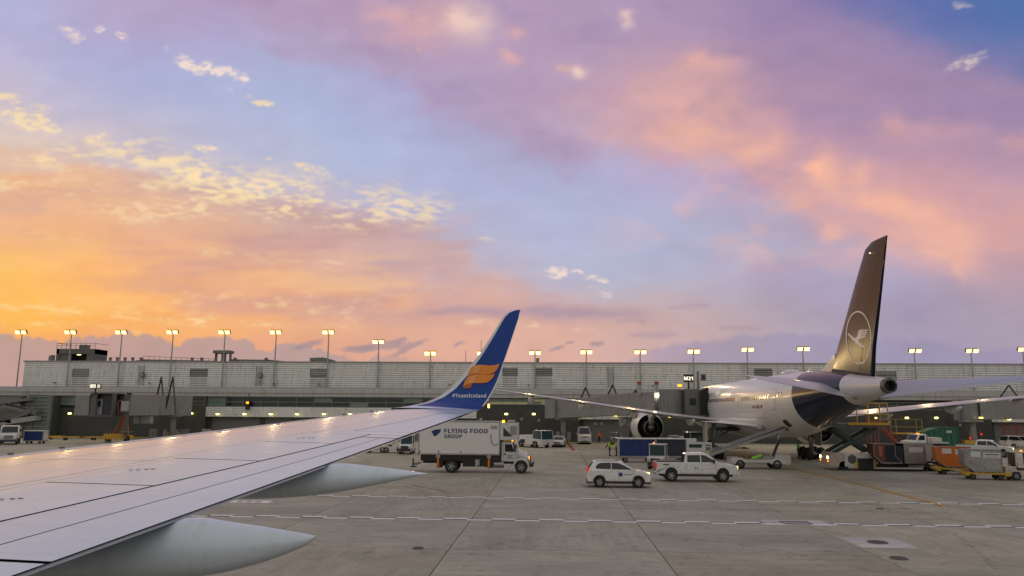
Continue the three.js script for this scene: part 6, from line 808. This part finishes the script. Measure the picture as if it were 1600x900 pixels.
{
  const z = -69, X = (px) => onZ(px, 730, z).x;
  const a = onY(1492, 741), b = onY(1538, 749); dolly('yellow dolly carrying the orange container', [a.x, 0, a.z], -.22); dolly('yellow dolly carrying the silver container beside the cream tug', [b.x, 0, b.z], -.22);
  uld('orange cargo container with white label panels on a yellow dolly', [a.x + .1, .66, a.z], -.22, mt.orange, null, [[-.75, 1.05, .7, .42, wl2, ''], [.45, 1.0, 1.15, .42, wl2, 1]]); uld('scuffed silver cargo container with white label panels on a yellow dolly', [b.x + .1, .66, b.z], -.22, alu, null, [[-.75, 1.05, .7, .42, wl2], [.35, .98, 1.2, .42, wl2, 1]]);
  uld('dark curtained cargo container with a red edge on the loader deck', [X(1394), .75, z - .5], 0, M(lin(.16, .06, .04), .6, .2, { map: dirtTex }), M(lin(.02, .022, .035), .85, 0, { map: dirtTex }), [[-1.0, .55, .3, .9, M(lin(.35, .09, .06), .6)]]); uld('dented silver cargo container standing on the loader deck', [X(1427), .75, z - .5], 0, alu, null, [[.2, .9, 1.2, .45, M(grey(.5), .5, .3)]]); uld('plain grey cargo container behind the silver one on the loader', [X(1444) + .2, .75, z - 2.6], 0, mt.lgrey, null, null, -1);
  const yp = onY(1463, 735); dolly('empty yellow dolly behind the standing worker', [yp.x, 0, yp.z], -.15, 2.8);
}
{ // skip, flatbed, stairs and lift by the wall
  const z = -112, X = (px, q = z) => onZ(px, 690, q).x;
  { const o = thing('waste_skip', 'large green waste compactor against the dark terminal wall', 'skip', [X(1464, -117), 0, -117]); mk('body', ext([[-2.5, .35], [2.6, .35], [2.6, 2.9], [-.6, 2.9], [-2.6, 2.3]], 2.4, .05), mt.green, o); mk('lid', bx(2.9, .12, 2.5, 1.1, 2.9, 0), mt.green, o); for (let i = 0; i < 6; i++) mk('rib', bx(.1, 2.3, .08, -1.6 + i * .8, .45, 1.24), mt.green, o); mk('notice', bx(.8, .35, .02, 1.2, 2.2, 1.3), mt.offw, o); for (const x of [-1.9, 1.9]) mk('skid', bx(.3, .36, 2.2, x, 0, 0), mt.black, o); }
  { const o = thing('flatbed_truck', 'white flatbed truck parked in front of the green compactor', 'truck', [X(1444, -108), 0, -108], Math.PI + .25); mk('cab', ext([[.4, .7], [2.9, .7], [2.95, 1.3], [2.0, 1.45], [1.55, 2.2], [.4, 2.25]], 2.0, .08), mt.white, o); for (const s of [-1, 1]) mk('side_window', ext([[.7, 1.45], [1.75, 1.45], [1.4, 2.05], [.7, 2.08]], .02, 0, s * 1.005), mt.glass, o); mk('windscreen', loft([[V3(2.05, 1.46, .85), V3(2.05, 1.46, -.85)], [V3(1.62, 2.16, .8), V3(1.62, 2.16, -.8)]], false, false), mt.glass, o); mk('bed', [bx(3.2, .16, 2.1, -1.4, 1.0, 0), bx(.1, .9, 2.1, .2, 1.1, 0), rbx(1.5, .6, 1.6, .08, -1.4, 1.16, 0)], mt.offw, o); mk('chassis', bx(5.6, .3, 1, -.2, .6, 0), mt.black, o); mk('roof_beacon', rbx(.3, .12, .3, .03, .9, 2.25, 0), amberGlow, o); for (const x of [-1.8, 2.0]) for (const s of [-1, 1]) wheelOf(o, x, .42, s * .86, .42, .28, mt.lgrey, s); }
  { const o = thing('access_stairs', 'red steel access stairs standing against the terminal wall', 'stairs', [X(1384, -115), 0, -115], Math.PI); for (const s of [-1, 1]) { mk('stringer', beam([-1.9, .3, s * .6], [1.2, 3.7, s * .6], .1, .2), mt.red, o); mk('handrail', bar([-1.9, 1.3, s * .62], [1.2, 4.7, s * .62], .045), mt.red, o); } for (let i = 0; i < 11; i++) mk('tread', bx(.3, .05, 1.2, -1.75 + i * .29, .45 + i * .32, 0), mt.red, o); mk('landing', bx(1.2, .1, 1.3, 1.75, 3.7, 0), mt.red, o); for (const x of [1.2, 2.3]) for (const s of [-1, 1]) mk('leg', bar([x, 0, s * .6], [x, 4.7, s * .6], .05), mt.red, o); }
  { const o = thing('access_stairs', 'red slatted steel stair unit behind the white minivan', 'stairs', [X(1590, -121), 0, -121], 0); for (let i = 0; i < 4; i++) mk('slat', bx(3.4, .16, .1, 0, 1.6 + i * .5, 0), mt.red, o); for (const x of [-1.9, 0, 1.9]) mk('leg', bx(.12, 3.8, .12, x, 0, -.06), mt.red, o); }
  { const o = thing('scissor_lift', 'ochre scissor work platform raised beside the green compactor', 'work platform', [X(1418, -116), 0, -116]); mk('base', [bx(3.4, .5, 1.6, 0, .35, 0)], mt.dgrey, o); for (const s of [-1, 1]) { mk('scissor_arm', beam([-1.4, .9, s * .6], [1.4, 2.0, s * .6], .1, .18), mt.dgrey, o); mk('scissor_arm', beam([1.4, .9, s * .5], [-1.4, 2.0, s * .5], .1, .18), mt.dgrey, o); } mk('platform', bx(3.8, .16, 1.8, 0, 2.0, 0), mt.yellow, o); const om = M(lin(.28, .19, .05), .6); for (const x of [-1.85, 1.85]) for (const s of [-1, 1]) mk('rail_post', bx(.1, 2.0, .08, x, 2.15, s * .85), om, o); for (const y of [3.0, 4.1]) for (const s of [-1, 1]) mk('rail', bx(3.8, .08, .06, 0, y, s * .85), om, o); for (const x of [-1.2, 1.2]) for (const s of [-1, 1]) wheelOf(o, x, .35, s * .7, .35, .2, mt.dgrey, s); }
  { const o = thing('storage_bin', 'small yellow bin at the foot of the far bridge column', 'bin', [X(1514, -116), 0, -116]); mk('tub', ext([[-.75, .1], [.7, .1], [.8, 1.1], [-.85, 1.1]], 1.0, .03), mt.yellow, o); mk('rim', bx(1.7, .08, 1.08, -.02, 1.1, 0), mt.yellow, o); for (const x of [-.55, .55]) mk('foot', bx(.12, .12, .9, x, 0, 0), mt.dark, o); }
  for (const [px, q] of [[855, 0], [852, .7]]) { const o = thing('safety_barrel', 'orange and white safety barrel by the dock wall', 'barrel', [X(px, -123) + q * .2, 0, -123 + q], 0, 'orange barrels by the dock'); mk('drum', cy(.34, .28, 1.15, 0, 0, 0, 18), mt.orange, o); for (const y of [.35, .75]) mk('stripe', cy(.335, .325, .14, 0, y, 0, 18), mt.white, o); }
  for (const [px, q] of [[240, -122], [287, -123], [322, -123]]) { const o = thing('utility_cabinet', px === 240 ? 'grey utility cabinet under the retracted jet bridge' : px === 287 ? 'grey utility cabinet beside the retracted bridge column' : 'pale utility cabinet by the first dock bay', 'cabinet', [X(px, q), 0, q]); mk('case', rbx(1.3, 1.65, .8, .04, 0, .08, 0), px === 322 ? mt.lgrey : mt.mgrey, o); mk('door_seam', bx(.02, 1.4, .02, 0, .2, .405), mt.dark, o); mk('plinth', bx(1.2, .1, .7, 0, 0, 0), mt.dark, o); }
  { const o = thing('equipment_crate', 'yellow lit crate standing in the first dock bay', 'crate', [X(365, -126), 0, -126]); mk('case', rbx(1.3, 1.0, .9, .03, 0, .15, 0), M(lin(.5, .4, .12), .6, 0, { map: dirtTex }), o); for (const x of [-.5, .5]) mk('skid', bx(.15, .15, .9, x, 0, 0), mt.dark, o); for (const y of [.3, .8]) mk('strap', bx(1.32, .06, .92, 0, y, 0), mt.dark, o); }
  { const o = thing('traffic_signal', 'amber lit signal box on a bracket above the window ribbon', 'signal', [TX(391), RIB0 - .5, ZT + .5]); mk('case', rbx(.62, 1.5, .4, .04, 0, 0, 0), mt.black, o); mk('lamp_lens', rbx(.44, .34, .06, .04, 0, 1.0, .2), glow(0xff8a08, 4), o); mk('bracket', [bx(.1, .1, .9, 0, .6, -.5), bar([0, 1.4, -.1], [0, 3.4, -.1], .04)], mt.dgrey, o); }
}
function towBar(label, p, ry, L) { const o = thing('tow_bar', label, 'tow bar', p, ry, 'tow bars left by the wall'); mk('bar', bar([-L / 2, .42, 0], [L / 2, .5, 0], .09, 10), mt.yellow, o); mk('head', [bx(.5, .25, .5, L / 2, .38, 0), bar([L / 2, .45, 0], [L / 2 + .6, .45, .3], .06)], mt.rust, o); for (const s of [-1, 1]) wheelOf(o, -.2, .22, s * .3, .22, .14, mt.dgrey, s); mk('axle', [bar([-.2, .22, -.3], [-.2, .22, .3], .04), bar([-.2, .22, 0], [-.2, .45, 0], .05)], mt.yellow, o); mk('eye_end', new THREE.TorusGeometry(.14, .05, 6, 14).rotateX(Math.PI / 2).translate(-L / 2 - .1, .42, 0), mt.yellow, o); }
towBar('long yellow tow bar lying by the glazed stair tower', [onZ(98, 686, -116).x, 0, -117], .1, 4.6); towBar('shorter yellow and rust tow bar lying near the bridge bogie', [onZ(142, 686, -117).x, 0, -118], -.1, 4); towBar('yellow tow bar lying across the wall foot by the tower', [onZ(82, 685, -120).x, 0, -120], .25, 3.4); towBar('yellow tow bar lying under the airliner belly', [onZ(1135, 690, -100).x, 0, -100], .1, 4.5);
{ // medium truck at the ramp
  const q = onY(14, 694), o = thing('bonneted_truck', 'white bonneted truck parked beside the pedestrian ramps', 'truck', [q.x, 0, q.z], -1.0); mk('cab', ext([[-.9, .7], [1.0, .7], [1.0, 1.55], [.6, 2.5], [-.9, 2.55]], 2.2, .1), mt.white, o); mk('bonnet', ext([[.95, .7], [2.5, .65], [2.55, 1.35], [2.3, 1.5], [.95, 1.62]], 1.9, .1), mt.white, o); mk('windscreen', loft([[V3(1.03, 1.6, .95), V3(1.03, 1.6, -.95)], [V3(.67, 2.42, .88), V3(.67, 2.42, -.88)]], false, false), mt.glass, o); for (const s of [-1, 1]) { mk('side_window', ext([[-.5, 1.65], [.75, 1.65], [.45, 2.38], [-.5, 2.4]], .02, 0, s * 1.11), mt.glass, o); mk('headlight', rbx(.08, .22, .34, .04, 2.53, .95, s * .72), headOff, o); mk('mirror', rbx(.1, .4, .2, .03, .8, 1.7, s * 1.28), mt.dark, o); }
  mk('grille', rbx(.06, .42, 1.0, .03, 2.56, .85, 0), mt.mgrey, o); mk('front_bumper', rbx(.2, .34, 2.2, .05, 2.66, .4, 0), M(lin(.03, .04, .07), .5), o); mk('chassis', bx(7, .34, 1.0, -1.2, .55, 0), mt.black, o); mk('tank_body', rbx(3.8, 1.3, 2.2, .2, -3.0, .95, 0), mt.white, o); for (const x of [-3.4, 1.75]) for (const s of [-1, 1]) wheelOf(o, x, .46, s * .95, .46, .3, mt.lgrey, s);
}
scene.traverse((o) => { if (o.isMesh) { o.castShadow = true; o.receiveShadow = true; } });
renderer.render(scene, camera);
